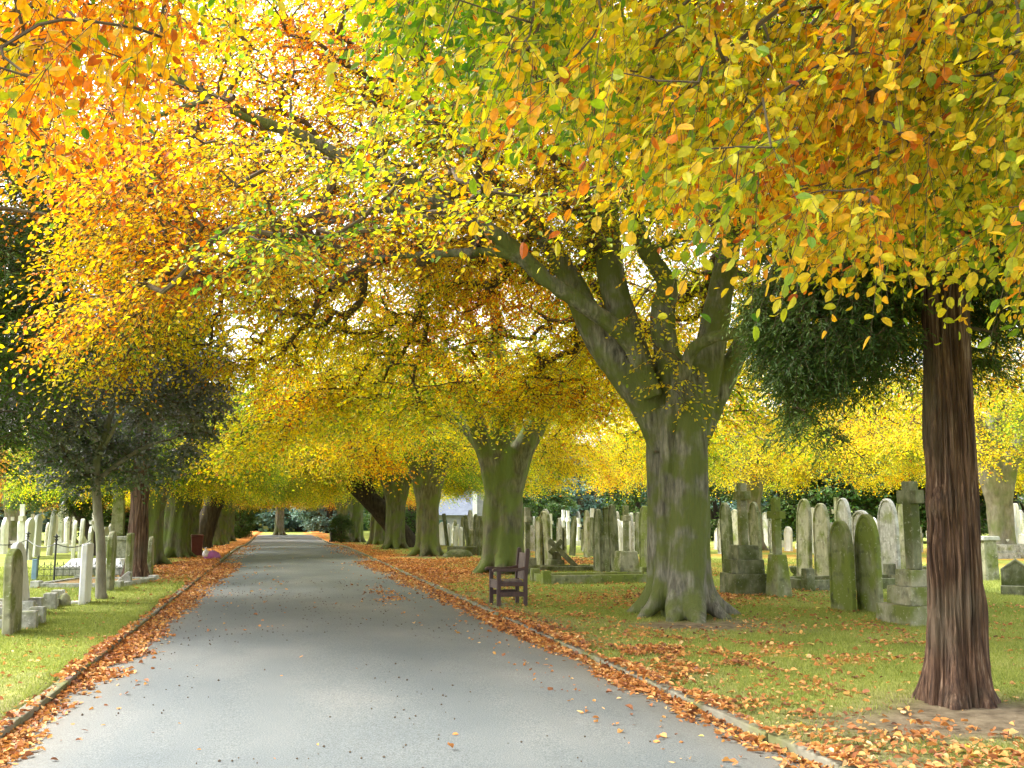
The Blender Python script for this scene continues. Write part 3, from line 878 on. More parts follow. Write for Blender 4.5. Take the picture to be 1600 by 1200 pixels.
def thin_limb_mesh(mb_mesh, limbs):
    """append the thin ends of the limbs (below the fusing size) to the trunk mesh"""
    t = MB()
    for L in limbs:
        Q = [q for q in L if q[3] < 0.075]
        if len(Q) > 2: t.tube([q[:3] for q in Q], [q[3] for q in Q], 8)
    if not t.v: return mb_mesh
    tm = t.mesh('t', True)
    import bmesh
    bm = bmesh.new(); bm.from_mesh(mb_mesh); bm.from_mesh(tm)
    bm.to_mesh(mb_mesh); bm.free(); bpy.data.meshes.remove(tm)
    return mb_mesh

def crown_targets(n, rs, cx, cy, rad, zlow, ztop, z_edge=None, squash=(1, 1), keep=None, shell=0.5):
    """points in a dome: under side at zlow(r), drooping at the rim; more of them towards the outside"""
    out = []
    while len(out) < n:
        m = n * 2
        rr = rad * np.sqrt(rs.random(m)); th = rs.uniform(0, 2 * math.pi, m)
        x = rr * np.cos(th) * squash[0]; y = rr * np.sin(th) * squash[1]
        lo = zlow(rr / rad)
        hi = lo + (ztop - lo) * np.sqrt(np.clip(1 - (rr / rad) ** 2.2, 0, 1)) + 0.3
        u = rs.random(m) ** (1 + shell)
        z = lo + (hi - lo) * u
        P = np.stack([x + cx, y + cy, z], 1)
        # clumps and gaps
        g = fbm(P * np.array([0.55, 0.55, 0.9]), int(cx * 7) + 5, 2)
        ok = g > 0.40
        if keep is not None: ok &= keep(P)
        out += list(P[ok])
    return np.array(out[:n])

def clump_tint(mean, spread, scale=0.5, seed=3):
    def f(T, rs):
        return np.clip(mean + (fbm(T * scale, seed, 2) - 0.5) * 2 * spread + rs.normal(0, 0.08, len(T)), 0, 1)
    return f

# --- the big beech on the right verge
HB = G(1066, 962)
DH = depth(HB)
hero = empty('beech_tree', tuple(HB), 'big beech with fluted grey green trunk and many limbs, right of the bench', 'tree', 'beech trees of the avenue')
def hp(px, py, dD, r):
    p = at(px, py, DH + dD) - HB
    return (p[0], p[1], p[2], r * 1.12)
specs = [
    [hp(1040, 700, 0, .22), hp(1010, 630, 0, .25), hp(975, 580, 0, .25), hp(940, 535, 0.1, .23), hp(912, 480, .2, .21), hp(885, 425, .3, .17), hp(850, 370, .2, .14), hp(790, 300, 0, .11), hp(700, 200, -.4, .08), hp(600, 90, -1, .05)],
    [hp(1020, 620, -.3, .14), hp(985, 535, -.45, .13), hp(920, 482, -.7, .12), hp(850, 435, -.9, .105), hp(815, 405, -1, .09), hp(770, 393, -1.1, .07), hp(700, 396, -1.2, .055), hp(600, 402, -1.4, .035), hp(520, 415, -1.6, .02)],
    [hp(1035, 690, .1, .2), hp(1005, 590, .1, .21), hp(975, 500, .1, .21), hp(955, 430, .2, .21), hp(948, 350, .4, .19), hp(945, 240, .5, .15), hp(925, 100, .6, .10), hp(880, -80, .8, .06)],
    [hp(1060, 690, 0, .2), hp(1050, 600, -.1, .19), hp(1035, 500, -.2, .18), hp(1042, 440, -.2, .15), hp(1010, 395, -.3, .12), hp(990, 330, -.3, .09), hp(950, 240, -.6, .05)],
    [hp(1040, 445, -.2, .09), hp(1020, 398, -.35, .085), hp(1045, 378, -.5, .07), hp(1085, 368, -.7, .05), hp(1160, 340, -1, .03)],
    [hp(1080, 700, 0, .22), hp(1098, 600, 0, .23), hp(1112, 530, .1, .22), hp(1125, 460, .2, .19), hp(1140, 380, .3, .16), hp(1150, 270, .4, .12), hp(1180, 110, .8, .08), hp(1230, -60, 1, .04)],
    [hp(1095, 680, .2, .16), hp(1128, 600, .2, .17), hp(1155, 545, .3, .14), hp(1185, 480, .5, .11), hp(1225, 400, .8, .08), hp(1290, 290, 1.2, .05), hp(1370, 180, 2, .03)],
    [hp(1072, 640, -.35, .11), hp(1068, 590, -.5, .10), hp(1078, 552, -.6, .09), hp(1110, 528, -.8, .085), hp(1165, 518, -1, .08), hp(1225, 495, -1.1, .07), hp(1300, 480, -1.2, .055), hp(1400, 430, -1.2, .035)],
    # the long limb that reaches out over the road
    [hp(850, 430, -.9, .10), hp(780, 370, -1.2, .11), hp(715, 332, -1.5, .105), hp(640, 288, -1.8, .095), hp(560, 258, -2.0, .085), hp(470, 212, -2.3, .08), hp(400, 188, -2.6, .075), hp(345, 160, -2.8, .068), hp(270, 122, -3.1, .055), hp(200, 92, -3.4, .04), hp(110, 60, -3.8, .025)],
    [hp(330, 155, -2.9, .04), hp(250, 180, -3.0, .033), hp(175, 215, -3.2, .022), hp(100, 235, -3.4, .012)],
    [hp(760, 355, -1.3, .07), hp(700, 330, -1.3, .06), hp(640, 326, -1.4, .05), hp(560, 335, -1.6, .035), hp(430, 380, -2, .022), hp(320, 450, -2.6, .015)],
    [hp(640, 288, -1.8, .05), hp(700, 303, -1.5, .04), hp(740, 300, -1.2, .02)],
]
hl = make_limbs(specs, 0.3)
hm = remeshed(bundle(3.2, 0.50, hl, 5, nst=8, flare=1.05, twist=0.7, bulge=1.05), 0.032, 3, 0.022, 4, (9, 9, 1.4))
hm = thin_limb_mesh(hm, hl)
hm.name = 'trunk'
link('trunk', hm, hero, [M['beech_bark']])
rs = np.random.default_rng(21)
def hero_low(u): return 5.75 - 2.1 * u ** 1.7
def hero_keep(P):
    # open towards the cypress and the open lawn on the right, thinner aloft (only what can be seen)
    keep = (P[:, 2] > hero_low(np.hypot(P[:, 0] + 1.3, P[:, 1] + .3) / 7.9) + 1.8 * (fbm(P[:, :2] * .4, 23, 2) - .42)) & ~((P[:, 2] > 7.5) & (rs.random(len(P)) < np.where(P[:, 0] < 0, 0.1, 0.45))) & ~((P[:, 0] > 2.2) & (P[:, 2] < 4.8) & (rs.random(len(P)) < 0.6))
    for L in (hl[8], hl[1]):                     # the long bare limbs hang clear of the sprays
        for q in L[::2]:
            d = P - q[:3]; along = d @ -FH
            perp = np.linalg.norm(d - along[:, None] * -FH, axis=1)
            keep &= ~((along > -0.3) & (perp < (0.8 if L is hl[8] else 0.5)) & (along < 8) & (rs.random(len(P)) < (0.7 if L is hl[8] else .5)))
    return keep
T1 = crown_targets(6600, rs, -1.3, -0.3, 7.9, hero_low, 11.0, keep=hero_keep, shell=0.5)
# a few sprays sprouting low on the trunk in front of the fork
ep = []
for px, py, dd in ((1030, 440, -1.0), (1020, 470, -1.0), (985, 505, -1.1), (1005, 535, -1.0), (1040, 500, -1.0), (1030, 560, -.9), (1060, 575, -.9), (1035, 610, -.8), (1070, 640, -.7), (1010, 420, -1.2), (1080, 610, -.7), (1045, 380, -1.2)):
    ep.append(at(px, py - 14, DH + dd) - HB)
ex = []
while len(ex) < 1500:                      # the high far side of the crown, seen over the road
    p_ = np.array([rs.uniform(-5.5, 4.5), rs.uniform(11.5, 19), rs.uniform(5.8, 11.5)])
    if p_[2] > 1.6 + .60 * (p_ @ FH) or fbm(p_[None] * .6, 29, 2)[0] < .36: continue
    ex.append(p_ - HB)
T1 = np.concatenate([T1, np.array(ex)])
open_ = np.ones(len(T1), bool)
for q in hl[8]:
    if q[3] < .035: continue
    d = T1 - q[:3]; along = d @ -FH
    open_ &= ~((along > -0.5) & (along < 9) & (np.linalg.norm(d - along[:, None] * -FH + np.array([0, 0, -.15]), axis=1) < .8 + .04 * np.maximum(along, 0)))
T1 = np.concatenate([T1[open_], np.array(ep)])
HOT = [(at(950, 330, 9.5) - HB, 1.6), (at(1080, 430, 9.0) - HB, 1.0), (at(880, 400, 10) - HB, 1.0), (at(300, 250, 9) - HB, 0.9)]
def hero_tint(T, rs):
    t = 0.41 + (fbm(T * 0.5, 8, 2) - 0.5) * 1.4 + rs.normal(0, 0.09, len(T))
    for c, r_ in HOT: t = t + 0.34 * np.exp(-(np.linalg.norm(T - c, axis=1) / r_) ** 2)
    t[-12:] = 0.25 + 0.15 * rs.random(12)
    return np.clip(t, 0, 1)
cm = crown_mesh('crown', hl, T1, 3, hero_tint, K=5, L=10, tlen=0.75, size=0.069, tw=0.004)
link('crown', cm, hero, [M['leaf_hero'], M['twig']])

# --- the near beech whose trunk stands just outside the picture; its branches hang in at the top
NB = np.array([6.0, 1.3, gz(6, 1.3)])
near = empty('beech_tree', tuple(NB), 'near beech whose large olive and orange leaves hang in at the top right', 'tree', 'beech trees of the avenue')
def npnt(x, y, z, r): return (x - NB[0], y - NB[1], z - NB[2], r)
nspec = [
    [npnt(6, 1.3, 3, .2), npnt(5.2, 2.4, 4.6, .16), npnt(4.2, 3.8, 6.0, .10), npnt(3.0, 5.2, 6.5, .06), npnt(1.6, 6.3, 6.3, .03), npnt(0.4, 7.0, 5.9, .014)],
    [npnt(6, 1.3, 3, .2), npnt(4.6, 1.8, 4.8, .15), npnt(2.8, 2.7, 5.5, .10), npnt(1.0, 3.8, 5.7, .05), npnt(-0.8, 4.6, 5.4, .025), npnt(-2.2, 5.2, 5.0, .014)],
    [npnt(6, 1.3, 3, .2), npnt(6.3, 2.4, 4.8, .12), npnt(6.3, 4.0, 6.3, .06), npnt(5.8, 5.6, 6.6, .03), npnt(5.3, 6.8, 6.3, .014)],
    [npnt(6, 1.3, 3, .2), npnt(5.2, 1.2, 5, .16), npnt(3.2, 1.8, 6.6, .11), npnt(0.8, 2.6, 7.2, .07), npnt(-1.5, 3.4, 6.8, .04)],
]
nl = make_limbs(nspec, 0.3)
nm = thin_limb_mesh(remeshed(bundle(3.1, 0.45, nl, 8, nst=8), 0.05, 4, 0.014, 2), nl)
link('trunk', nm, near, [M['beech_bark']])
rs = np.random.default_rng(5)
pts = []
while len(pts) < 2900:
    x = rs.uniform(-2.6, 6.2); y = rs.uniform(2.9, 8.0)
    bearing = math.degrees(math.atan2(x, y)); dep = x * FH[0] + y * FH[1]
    el = np.interp(bearing, [-14, -11, -8, -4, 1, 6, 10, 16, 21, 26, 30, 36, 42], [.34, .33, .46, .50, .485, .46, .435, .41, .375, .325, .28, .25, .23])
    zl = 1.6 + el * dep + 0.30 + 0.5 * (fbm(np.array([[x * .9, y * .9, 3.3]]), 6, 2)[0] - .45) + 0.10 * rs.normal()
    xe = x
    z = zl + 2.1 * rs.random() ** 1.2
    if math.hypot(x, y) < 3.3 or z > 5.7: continue
    if bearing < 4 and rs.random() < 0.62: continue
    if -6 < bearing < 12 and rs.random() < 0.35: continue
    if z - (1.6 + el * dep) < 0.75 and rs.random() < .45: continue
    if bearing < 15 and y > 6.5 and rs.random() < 0.5: continue
    if fbm(np.array([[x, y, z]]) * 1.1, 41, 2)[0] < 0.43: continue
    pts.append((x - NB[0], y - NB[1], z - NB[2]))
T0 = np.array(pts)
def near_tint(T, rs):
    lowr = np.exp(-np.clip(T[:, 2] + NB[2] - 2.9, 0, 3) * 1.3) * 0.22
    left = np.clip(0.9 - (T[:, 0] + NB[0]), 0, 2) * 0.13
    lowr = lowr - 0.38 * np.exp(-(np.linalg.norm(T + NB - at(700, 90, 5.0), axis=1) / .7) ** 2) + .3 * np.exp(-(np.linalg.norm(T + NB - at(1060, 330, 5.6), axis=1) / .6) ** 2)
    return np.clip(0.35 + lowr + left + (fbm(T * 0.8, 15, 2) - 0.5) * 1.15 + rs.normal(0, 0.07, len(T)), 0, 1)
nc = crown_mesh('crown', nl, T0, 9, near_tint, r_tip=0.0028, rmax=0.016, step=0.16, K=4, L=8, tlen=0.42, size=0.059, wid=0.62, droop=0.75, tw=0.0018, leafdroop=0.6, jitter=1.1, shape='ovate')
link('crown', nc, near, [M['leaf_near'], M['twig']])

# --- two beech patterns shared by the rest of the avenue
def auto_limbs(seed, n, h, spread, r0, top):
    rs = random.Random(seed); out = []
    for i in range(n):
        a = 2 * math.pi * (i + rs.uniform(-.3, .3)) / n
        s = spread * rs.uniform(0.75, 1.15); t = top * rs.uniform(0.8, 1.15)
        up = rs.uniform(0.5, 1.0)
        out.append([(0.18 * math.cos(a), 0.18 * math.sin(a), h * 0.62, r0 * .95), (0.34 * math.cos(a), .34 * math.sin(a), h * .9, r0 * 1.05), (0.62 * math.cos(a), .62 * math.sin(a), h + .5, r0 * .95),
                    (1.5 * math.cos(a + .1), 1.5 * math.sin(a + .1), h + 1.7 * up + .4, r0 * .75), (s * .5 * math.cos(a), s * .5 * math.sin(a), h + 3.0 * up + .5, r0 * .5),
                    (s * .8 * math.cos(a - .1), s * .8 * math.sin(a - .1), h + t * .45 * up + 1, r0 * .25), (s * math.cos(a), s * math.sin(a), h + t * .4 * up + .8, r0 * .1)])
    out.append([(0, 0, h * .8, r0), (.1, .1, h + 2, r0 * .8), (-.1, .3, h + 5, r0 * .45), (.2, 0, h + top * .9, r0 * .1)])
    return make_limbs(out, 0.4)

patterns = []
for i, (seed, r, nst) in enumerate(((31, 0.52, 8), (57, 0.46, 6))):
    L = auto_limbs(seed, 6, 3.0, 6.5, 0.27, 8)
    tm = thin_limb_mesh(remeshed(bundle(3.0, r, L, seed, nst=nst, flare=0.9), 0.055, 7, 0.025, seed, (5, 5, 1.5)), L)
    rs = np.random.default_rng(seed)
    T = crown_targets(2100, rs, 0, 0, 7.2, lambda u: 4.5 - 1.5 * u ** 1.6, 9.0, keep=lambda P: ~((P[:, 2] > 6.3) & (rs.random(len(P)) < 0.7)) & (P[:, 2] > 4.5 - 1.5 * (np.hypot(P[:, 0], P[:, 1]) / 7.2) ** 1.6 + 2.6 * (fbm(P[:, :2] * .42, seed + 3, 2) - .36)), shell=0.9)
    def pat_tint(T, rs, seed=seed):
        rr = np.hypot(T[:, 0], T[:, 1])
        return np.clip(0.47 + (fbm(T * 0.45, seed, 2) - 0.5) * 1.2 - 0.42 * np.exp(-(rr / 2.6) ** 2) * (T[:, 2] < 7) + rs.normal(0, .07, len(T)), 0, 1)
    c = crown_mesh('crown', L, T, seed, pat_tint, K=5, L=8, tlen=0.85, size=0.10, shape='rhomb', tw=0.004)
    patterns.append((tm, c))

def beech(loc, rz, s, pat, leaf, bark, label, name='beech_tree', group='beech trees of the avenue', sz=None, cs=1.0):
    r = empty(name, tuple(loc), label, 'tree', group, rz)
    r.scale = (s, s, sz or s)
    tm, c = patterns[pat]
    a = link('trunk', tm, r); set_mats(a, [M[bark]])
    b = link('crown', c, r); set_mats(b, [M[leaf], M['twig']])
    b.scale = (cs, cs, 0.5 + 0.5 * cs)
    return r
def P3(x, y): return (x, y, gz(x, y))

beech(P3(6.0, 25.8), 0.4, 1.12, 0, 'leaf_yellow', 'mossy_bark', 'stout mossy beech directly behind the wooden armchair bench, green leaves at its fork', sz=1.0)
beech(P3(5.7, 37.7), 2.1, 1.0, 1, 'leaf_yellow', 'mossy_bark', 'mossy beech with a pale green trunk, next one up the road behind the stout beech', sz=1.0)
beech(P3(5.5, 46.5), 4.0, 0.95, 0, 'leaf_green', 'mossy_bark', 'beech with the dark yew leaning behind it on the right of the road')
beech(P3(5.6, 56.0), 5.3, 0.95, 1, 'leaf_yellow', 'mossy_bark', 'fourth beech trunk up the right of the road, just left of the dark leaning yew')
beech(P3(5.3, 68.0), 1.2, 0.95, 0, 'leaf_green', 'mossy_bark', 'distant beech with a flared trunk standing alone by the grass edge, right of the road')
beech(P3(5.4, 84.0), 3.2, 0.95, 1, 'leaf_rust', 'mossy_bark', 'farthest beech on the right of the road beside the dark bins')
beech(P3(-3.9, 32.4), 1.0, 0.95, 1, 'leaf_green', 'mossy_bark', 'wide bright green mossy trunk directly behind the red barked tree on the left', cs=.6)
beech(P3(-3.7, 38.5), 2.6, 0.9, 0, 'leaf_green', 'mossy_bark', 'left row beech between the wide green trunk and the dark yew', cs=.7)
beech(P3(-3.6, 43.0), 4.6, 0.85, 1, 'leaf_yellow', 'mossy_bark', 'left row beech directly in front of the dark yew and the brown bin')
beech(P3(-3.5, 57.0), 5.6, 0.9, 0, 'leaf_yellow', 'mossy_bark', 'slim left row beech just beyond the dark yew with the brown bin')
beech(P3(-3.5, 65.0), 0.3, 0.9, 1, 'leaf_green', 'mossy_bark', 'second left row beech beyond the brown bin')
beech(P3(-3.5, 74.0), 1.9, 0.9, 0, 'leaf_rust', 'mossy_bark', 'third left row beech beyond the brown bin')
beech(P3(-3.5, 86.0), 3.1, 0.9, 1, 'leaf_yellow', 'mossy_bark', 'last and farthest beech of the left row')
beech(P3(0.2, 97.0), 2.2, .85, 0, 'leaf_rust', 'grey_bark', 'great pale trunked tree with a forked limb closing the far end of the road', 'great_tree', 'broadleaf trees among the graves', sz=1.1)
# broadleaf trees standing out in the graveyard
G1 = at(1172, 806, 44); G2 = at(1562, 806, 36); G3 = at(1330, 806, 62); G4 = at(1640, 806, 52); G5 = at(1000, 806, 70)
beech(P3(G1[0], G1[1]), 0.9, 1.0, 0, 'leaf_yellow', 'grey_bark', 'yellow tree with a brown trunk rising behind the tall stepped cross', 'yellow_tree', 'broadleaf trees among the graves')
beech(P3(G2[0], G2[1]), 3.9, 1.05, 1, 'leaf_yellow', 'grey_bark', 'yellow tree with a bent pale trunk just right of the red cypress trunk', 'yellow_tree', 'broadleaf trees among the graves')
beech(P3(G4[0], G4[1]), 5.0, 1.1, 0, 'leaf_yellow', 'grey_bark', 'yellow tree at the right edge of the photo behind the white headstones', 'yellow_tree', 'broadleaf trees among the graves')
G6 = at(20, 806, 50); G7 = at(110, 806, 66)
beech(P3(G6[0], G6[1]), 1.4, 0.9, 1, 'leaf_rust', 'grey_bark', 'rusty leaved tree beyond the iron railings at the left edge', 'rusty_tree', 'broadleaf trees among the graves')
beech(P3(G7[0], G7[1]), 2.4, 0.85, 0, 'leaf_rust', 'grey_bark', 'pale rusty tree far beyond the railings, left of the purple leaved tree', 'rusty_tree', 'broadleaf trees among the graves')

# --- conifers
def conifer_tint(T, rs): return np.clip(0.45 + (fbm(T * 1.4, 4, 2) - .5) * 1.2, 0, 1)

def cypress_trunk(h, r0, r1, seed, flare=1.5, nseg=96, bulge=None, ridge=0.06):
    nz = int(h / 0.06) + 1
    z = np.linspace(-0.1, h, nz); th = np.linspace(0, 2 * math.pi, nseg, endpoint=False)
    ZZ, TH = np.meshgrid(z, th, indexing='ij')
    r = r0 + (r1 - r0) * np.clip(ZZ / h, 0, 1)
    fl = np.exp(-np.clip(ZZ, 0, 9) / 0.22)
    lob = 0.5 + 0.5 * np.cos(TH * 5 + 1.3 * np.sin(TH * 2 + seed))
    r = r * (1 + (flare - 1) * fl * (0.35 + 0.9 * lob))
    big = fbm(np.stack([np.cos(TH).ravel() * 1.6, np.sin(TH).ravel() * 1.6, ZZ.ravel() * 0.5], 1), seed, 3).reshape(TH.shape) - 0.5
    fine = fbm(np.stack([(np.cos(TH) * 7).ravel(), (np.sin(TH) * 7).ravel(), (ZZ * 0.9).ravel()], 1), seed + 9, 3).reshape(TH.shape)
    fine = np.abs(fine - 0.5) * 2
    r = r * (1 + 0.35 * big) + ridge * (0.5 - np.minimum(fine * 2.2, 1)) * -0.9
    if bulge:
        for bz, bt, ba, bw in bulge:
            dt = np.angle(np.exp(1j * (TH - bt)))
            r = r + ba * np.exp(-((ZZ - bz) / bw) ** 2 - (dt / 0.5) ** 2)
    Vv = np.stack([(r * np.cos(TH)).ravel(), (r * np.sin(TH)).ravel(), ZZ.ravel()], 1)
    idx = np.arange(Vv.shape[0]).reshape(nz, nseg)
    nxt = np.roll(idx, -1, axis=1)
    F = np.stack([idx[:-1].ravel(), nxt[:-1].ravel(), nxt[1:].ravel(), idx[1:].ravel()], 1)
    return raw_mesh('trunk', Vv, [F], smooth=True)

CB = G(1498, 1098)
cyp = empty('cypress_tree', tuple(CB), 'cypress with a reddish fibrous trunk and dark drooping sprays, nearest trunk on the right', 'tree')
ctm = cypress_trunk(9.5, 0.215, 0.10, 3, flare=1.5, nseg=256, bulge=[(1.62, 3.6, 0.09, 0.12), (1.25, 3.5, 0.05, 0.2), (0.75, 0.0, 0.05, 0.2), (2.2, 3.3, .03, .1)])
to = link('trunk', ctm, cyp, [M['red_bark']])
to.rotation_euler = (0, R(1.6), 0)
def drooping_limbs(seed, n, z0, z1, reach, r0, az=None, rise=0.2):
    rs = random.Random(seed); out = []
    for i in range(n):
        a = az(rs) if az else rs.uniform(0, 2 * math.pi)
        z = z0 + (z1 - z0) * i / max(1, n - 1)
        L = reach * rs.uniform(.7, 1.1) * (1 - 0.45 * i / n)
        out.append([(0, 0, z, r0), (L * .35 * math.cos(a), L * .35 * math.sin(a), z + rise, r0 * .7), (L * .7 * math.cos(a + .1), L * .7 * math.sin(a + .1), z + rise * .6, r0 * .4), (L * math.cos(a), L * math.sin(a), z - .25, r0 * .15)])
    return make_limbs(out, 0.25)
cl = drooping_limbs(6, 22, 3.1, 9.0, 1.9, 0.045, az=lambda r: r.choice([r.uniform(1.8, 3.9), r.uniform(1.0, 2.6), r.uniform(-0.8, 1.2)]))
rs = np.random.default_rng(66)
pts = []
while len(pts) < 1150:
    z = 2.25 + 7.2 * rs.random() ** 1.25; a = rs.uniform(0, 2 * math.pi); q = math.sqrt(rs.random()) * 1.45 * (1 - 0.04 * z)
    x, y = q * math.cos(a), q * math.sin(a)
    # bare on the camera side low down; hanging on the left and behind
    if z < 3.6 and (x * RT[0] + y * RT[1]) > -0.15 and (x * FH[0] + y * FH[1]) < 0.55: continue
    if z < 3.6 and (x * FH[0] + y * FH[1]) < -0.3: continue
    if fbm(np.array([[x, y, z]]) * 1.6, 5, 2)[0] < .45: continue
    if z < 2.9 and (x * RT[0] + y * RT[1]) > -0.75: continue
    if q < 0.3: continue
    pts.append((x, y, z))
m_ = 0
while m_ < 430:
    q = rs.normal(0, 1, 3); q = q / np.linalg.norm(q) * rs.random() ** .4
    c_ = RT * -0.82 + FH * 0.45 + np.array([0, 0, 3.45]) if m_ % 5 else RT * 0.75 + FH * 0.5 + np.array([0, 0, 3.75])
    p_ = c_ + RT * q[0] * .68 + FH * q[1] * .6 + np.array([0, 0, q[2] * .88])
    if fbm(p_[None] * 2.0, 8, 2)[0] < .42: continue
    pts.append(tuple(p_)); m_ += 1
cc = crown_mesh('crown', cl, np.array(pts), 12, conifer_tint, r_tip=0.004, K=7, L=15, tlen=0.36, size=0.062, wid=0.26, droop=0.45, tw=0.002, leafdroop=0.55, jitter=.7, shape='rhomb', spread=85)
link('crown', cc, cyp, [M['needle'], M['twig']])

# slender red barked conifer of the left row
RB = G(212, 904)
t = empty('redwood_tree', tuple(RB), 'slim straight tree with reddish bark and dark green crown in the left row', 'tree')
link('trunk', cypress_trunk(8, 0.235, 0.14, 8, flare=1.5, nseg=64, ridge=0.04), t, [M['red_bark']])
L = drooping_limbs(9, 16, 2.6, 7.5, 2.2, 0.04)
rs = np.random.default_rng(9)
def dome(n, rs, rad, z0, z1, cx=0, cy=0, hole=0.0, sq=1.0, gap=0.42):
    out = []
    while len(out) < n:
        p = rs.uniform(-1, 1, 3)
        q = np.linalg.norm(p)
        if q > 1 or q < hole: continue
        P = np.array([cx + p[0] * rad, cy + p[1] * rad * sq, (z0 + z1) / 2 + p[2] * (z1 - z0) / 2])
        if fbm(P[None] * 1.1, 3, 2)[0] < gap: continue
        out.append(P)
    return np.array(out)
T = dome(480, rs, 2.0, 2.3, 8.5, gap=.48)
link('crown', crown_mesh('crown', L, T, 13, conifer_tint, r_tip=0.004, K=5, L=9, tlen=0.45, size=0.10, wid=0.5, droop=0.5, shape='rhomb', jitter=1.0, spread=110), t, [M['leaf_bush'], M['twig']])

# purple leaved tree with the thin leaning trunk
PB = G(157, 936)
t = empty('plum_tree', tuple(PB), 'small tree with glossy dark purple leaves on a thin pale leaning trunk, left lawn', 'tree')
L = make_limbs([[(0.05, 0, -0.1, .13), (0, 0, .1, .10), (-0.05, 0, 1.0, .085), (-.18, .05, 1.9, .08), (-.2, 0, 2.6, .07), (0, .1, 3.6, .05), (.1, 0, 4.8, .02)],
                [(-.2, 0, 2.2, .05), (.5, .2, 2.8, .035), (1.2, .4, 3.1, .02)], [(-.2, 0, 2.3, .05), (-.9, -.2, 2.9, .03), (-1.5, -.2, 3.3, .02)],
                [(-.1, 0, 2.8, .04), (.3, -.6, 3.4, .03), (.8, -.9, 3.7, .015)], [(-.1, 0, 2.9, .04), (-.5, .7, 3.6, .03), (-.8, 1.1, 4.0, .015)]], 0.25)
mb = MB()
for Q in L: mb.tube(Q[:, :3], list(Q[:, 3]), 10)
mb.build('trunk', M['grey_bark'], t, smooth=True)
rs = np.random.default_rng(19)
T = dome(900, rs, 2.35, 2.0, 6.6, cx=-0.1, cy=0, gap=.47)
link('crown', crown_mesh('crown', L, T, 14, lambda T, rs: np.clip(.2 + .2 * (T[:, 2] - 2) + rs.normal(0, .15, len(T)), 0, 1), r_tip=0.004, K=5, L=8, tlen=0.4, size=0.085, wid=0.75, droop=0.35, jitter=1.0, spread=110), t, [M['leaf_purple'], M['twig']])

# dark yews
def yew(base, h, lean, crown_c, rad, z0, z1, label, n=700, r=0.35, seed=1, mat='needle', size=0.11, hole=0.2):
    t = empty('yew_tree', tuple(base), label, 'tree')
    lx_, ly_ = lean
    specs = [[(0, 0, -0.1, r * 1.3), (0, 0, .3, r), (lx_ * .3, ly_ * .3, h * .35, r * .85), (lx_ * .7, ly_ * .7, h * .65, r * .6), (lx_, ly_, h, r * .25)]]
    rr = random.Random(seed)
    for i in range(7):
        a = rr.uniform(0, 6.28); k = rr.uniform(.3, .8); s = rad * rr.uniform(.5, .9)
        specs.append([(lx_ * k * .8, ly_ * k * .8, h * k * .85, r * .4), (lx_ * k + s * .4 * math.cos(a), ly_ * k + s * .4 * math.sin(a), h * k + .9, r * .28), (lx_ * k + s * math.cos(a), ly_ * k + s * math.sin(a), h * k + 1.4, r * .1)])
    L = make_limbs(specs, 0.3)
    mb = MB()
    for Q in L: mb.tube(Q[:, :3], list(Q[:, 3]), 12)
    mm = remeshed(mb, 0.06, 3, 0.03, seed)
    link('trunk', mm, t, [M['dark_bark']])
    rs = np.random.default_rng(seed)
    T = dome(n, rs, rad, z0, z1, crown_c[0], crown_c[1], hole)
    link('crown', crown_mesh('crown', L, T, seed, conifer_tint, r_tip=0.005, K=5, L=11, tlen=0.6, size=size, wid=0.3, droop=0.4, shape='rhomb', jitter=1.0, spread=120), t, [M[mat], M['twig']])
    return t
Y1 = (6.3, 49.0); Y2 = (-3.6, 49.5)
yew(P3(*Y1), 5.2, (-4.2, -0.5), (-3.2, 0), 3.6, 3.3, 7.2, 'dark yew leaning left over the verge behind the right row trunks', n=650, r=0.6, seed=71, size=.14)
yew(P3(*Y2), 5.0, (1.4, 0), (0.5, 0), 2.7, 3.3, 7.0, 'dark yew with a leaning black trunk beside the brown bin, left verge', n=500, r=0.55, seed=72, size=.14)
yq = G(150, 868)
yew(yq, 3.3, (-1.6, 0.3), (-1.2, 0), 2.1, 1.75, 4.3, 'dark spreading yew behind the iron railings on the left', n=600, r=0.22, seed=73, size=.12)
e0 = at(-75, 806, 15.0)
yew(P3(e0[0], e0[1]), 9.0, (0.2, 0), (0, 0), 2.0, 2.2, 9.5, 'tall dark conifer at the left edge of the photo', n=800, r=0.25, seed=74, size=.12)

# sparse brown tree behind, top left
e1 = at(-60, 806, 24.0)
t = empty('brown_tree', P3(e1[0], e1[1]), 'thin leaved brownish tree against the sky at the upper left', 'tree')
L = auto_limbs(91, 7, 3.2, 5.5, 0.16, 9)
link('trunk', thin_limb_mesh(remeshed(bundle(3.2, .26, L, 91, nst=5), 0.05, 3, .01, 1), L), t, [M['grey_bark']])
rs = np.random.default_rng(92)
T = dome(1000, rs, 5.2, 3.2, 13.5)
link('crown', crown_mesh('crown', L, T, 93, clump_tint(.45, .5, .5, 3), K=5, L=5, tlen=.9, size=.09, tw=.006), t, [M['leaf_sparse'], M['twig']])

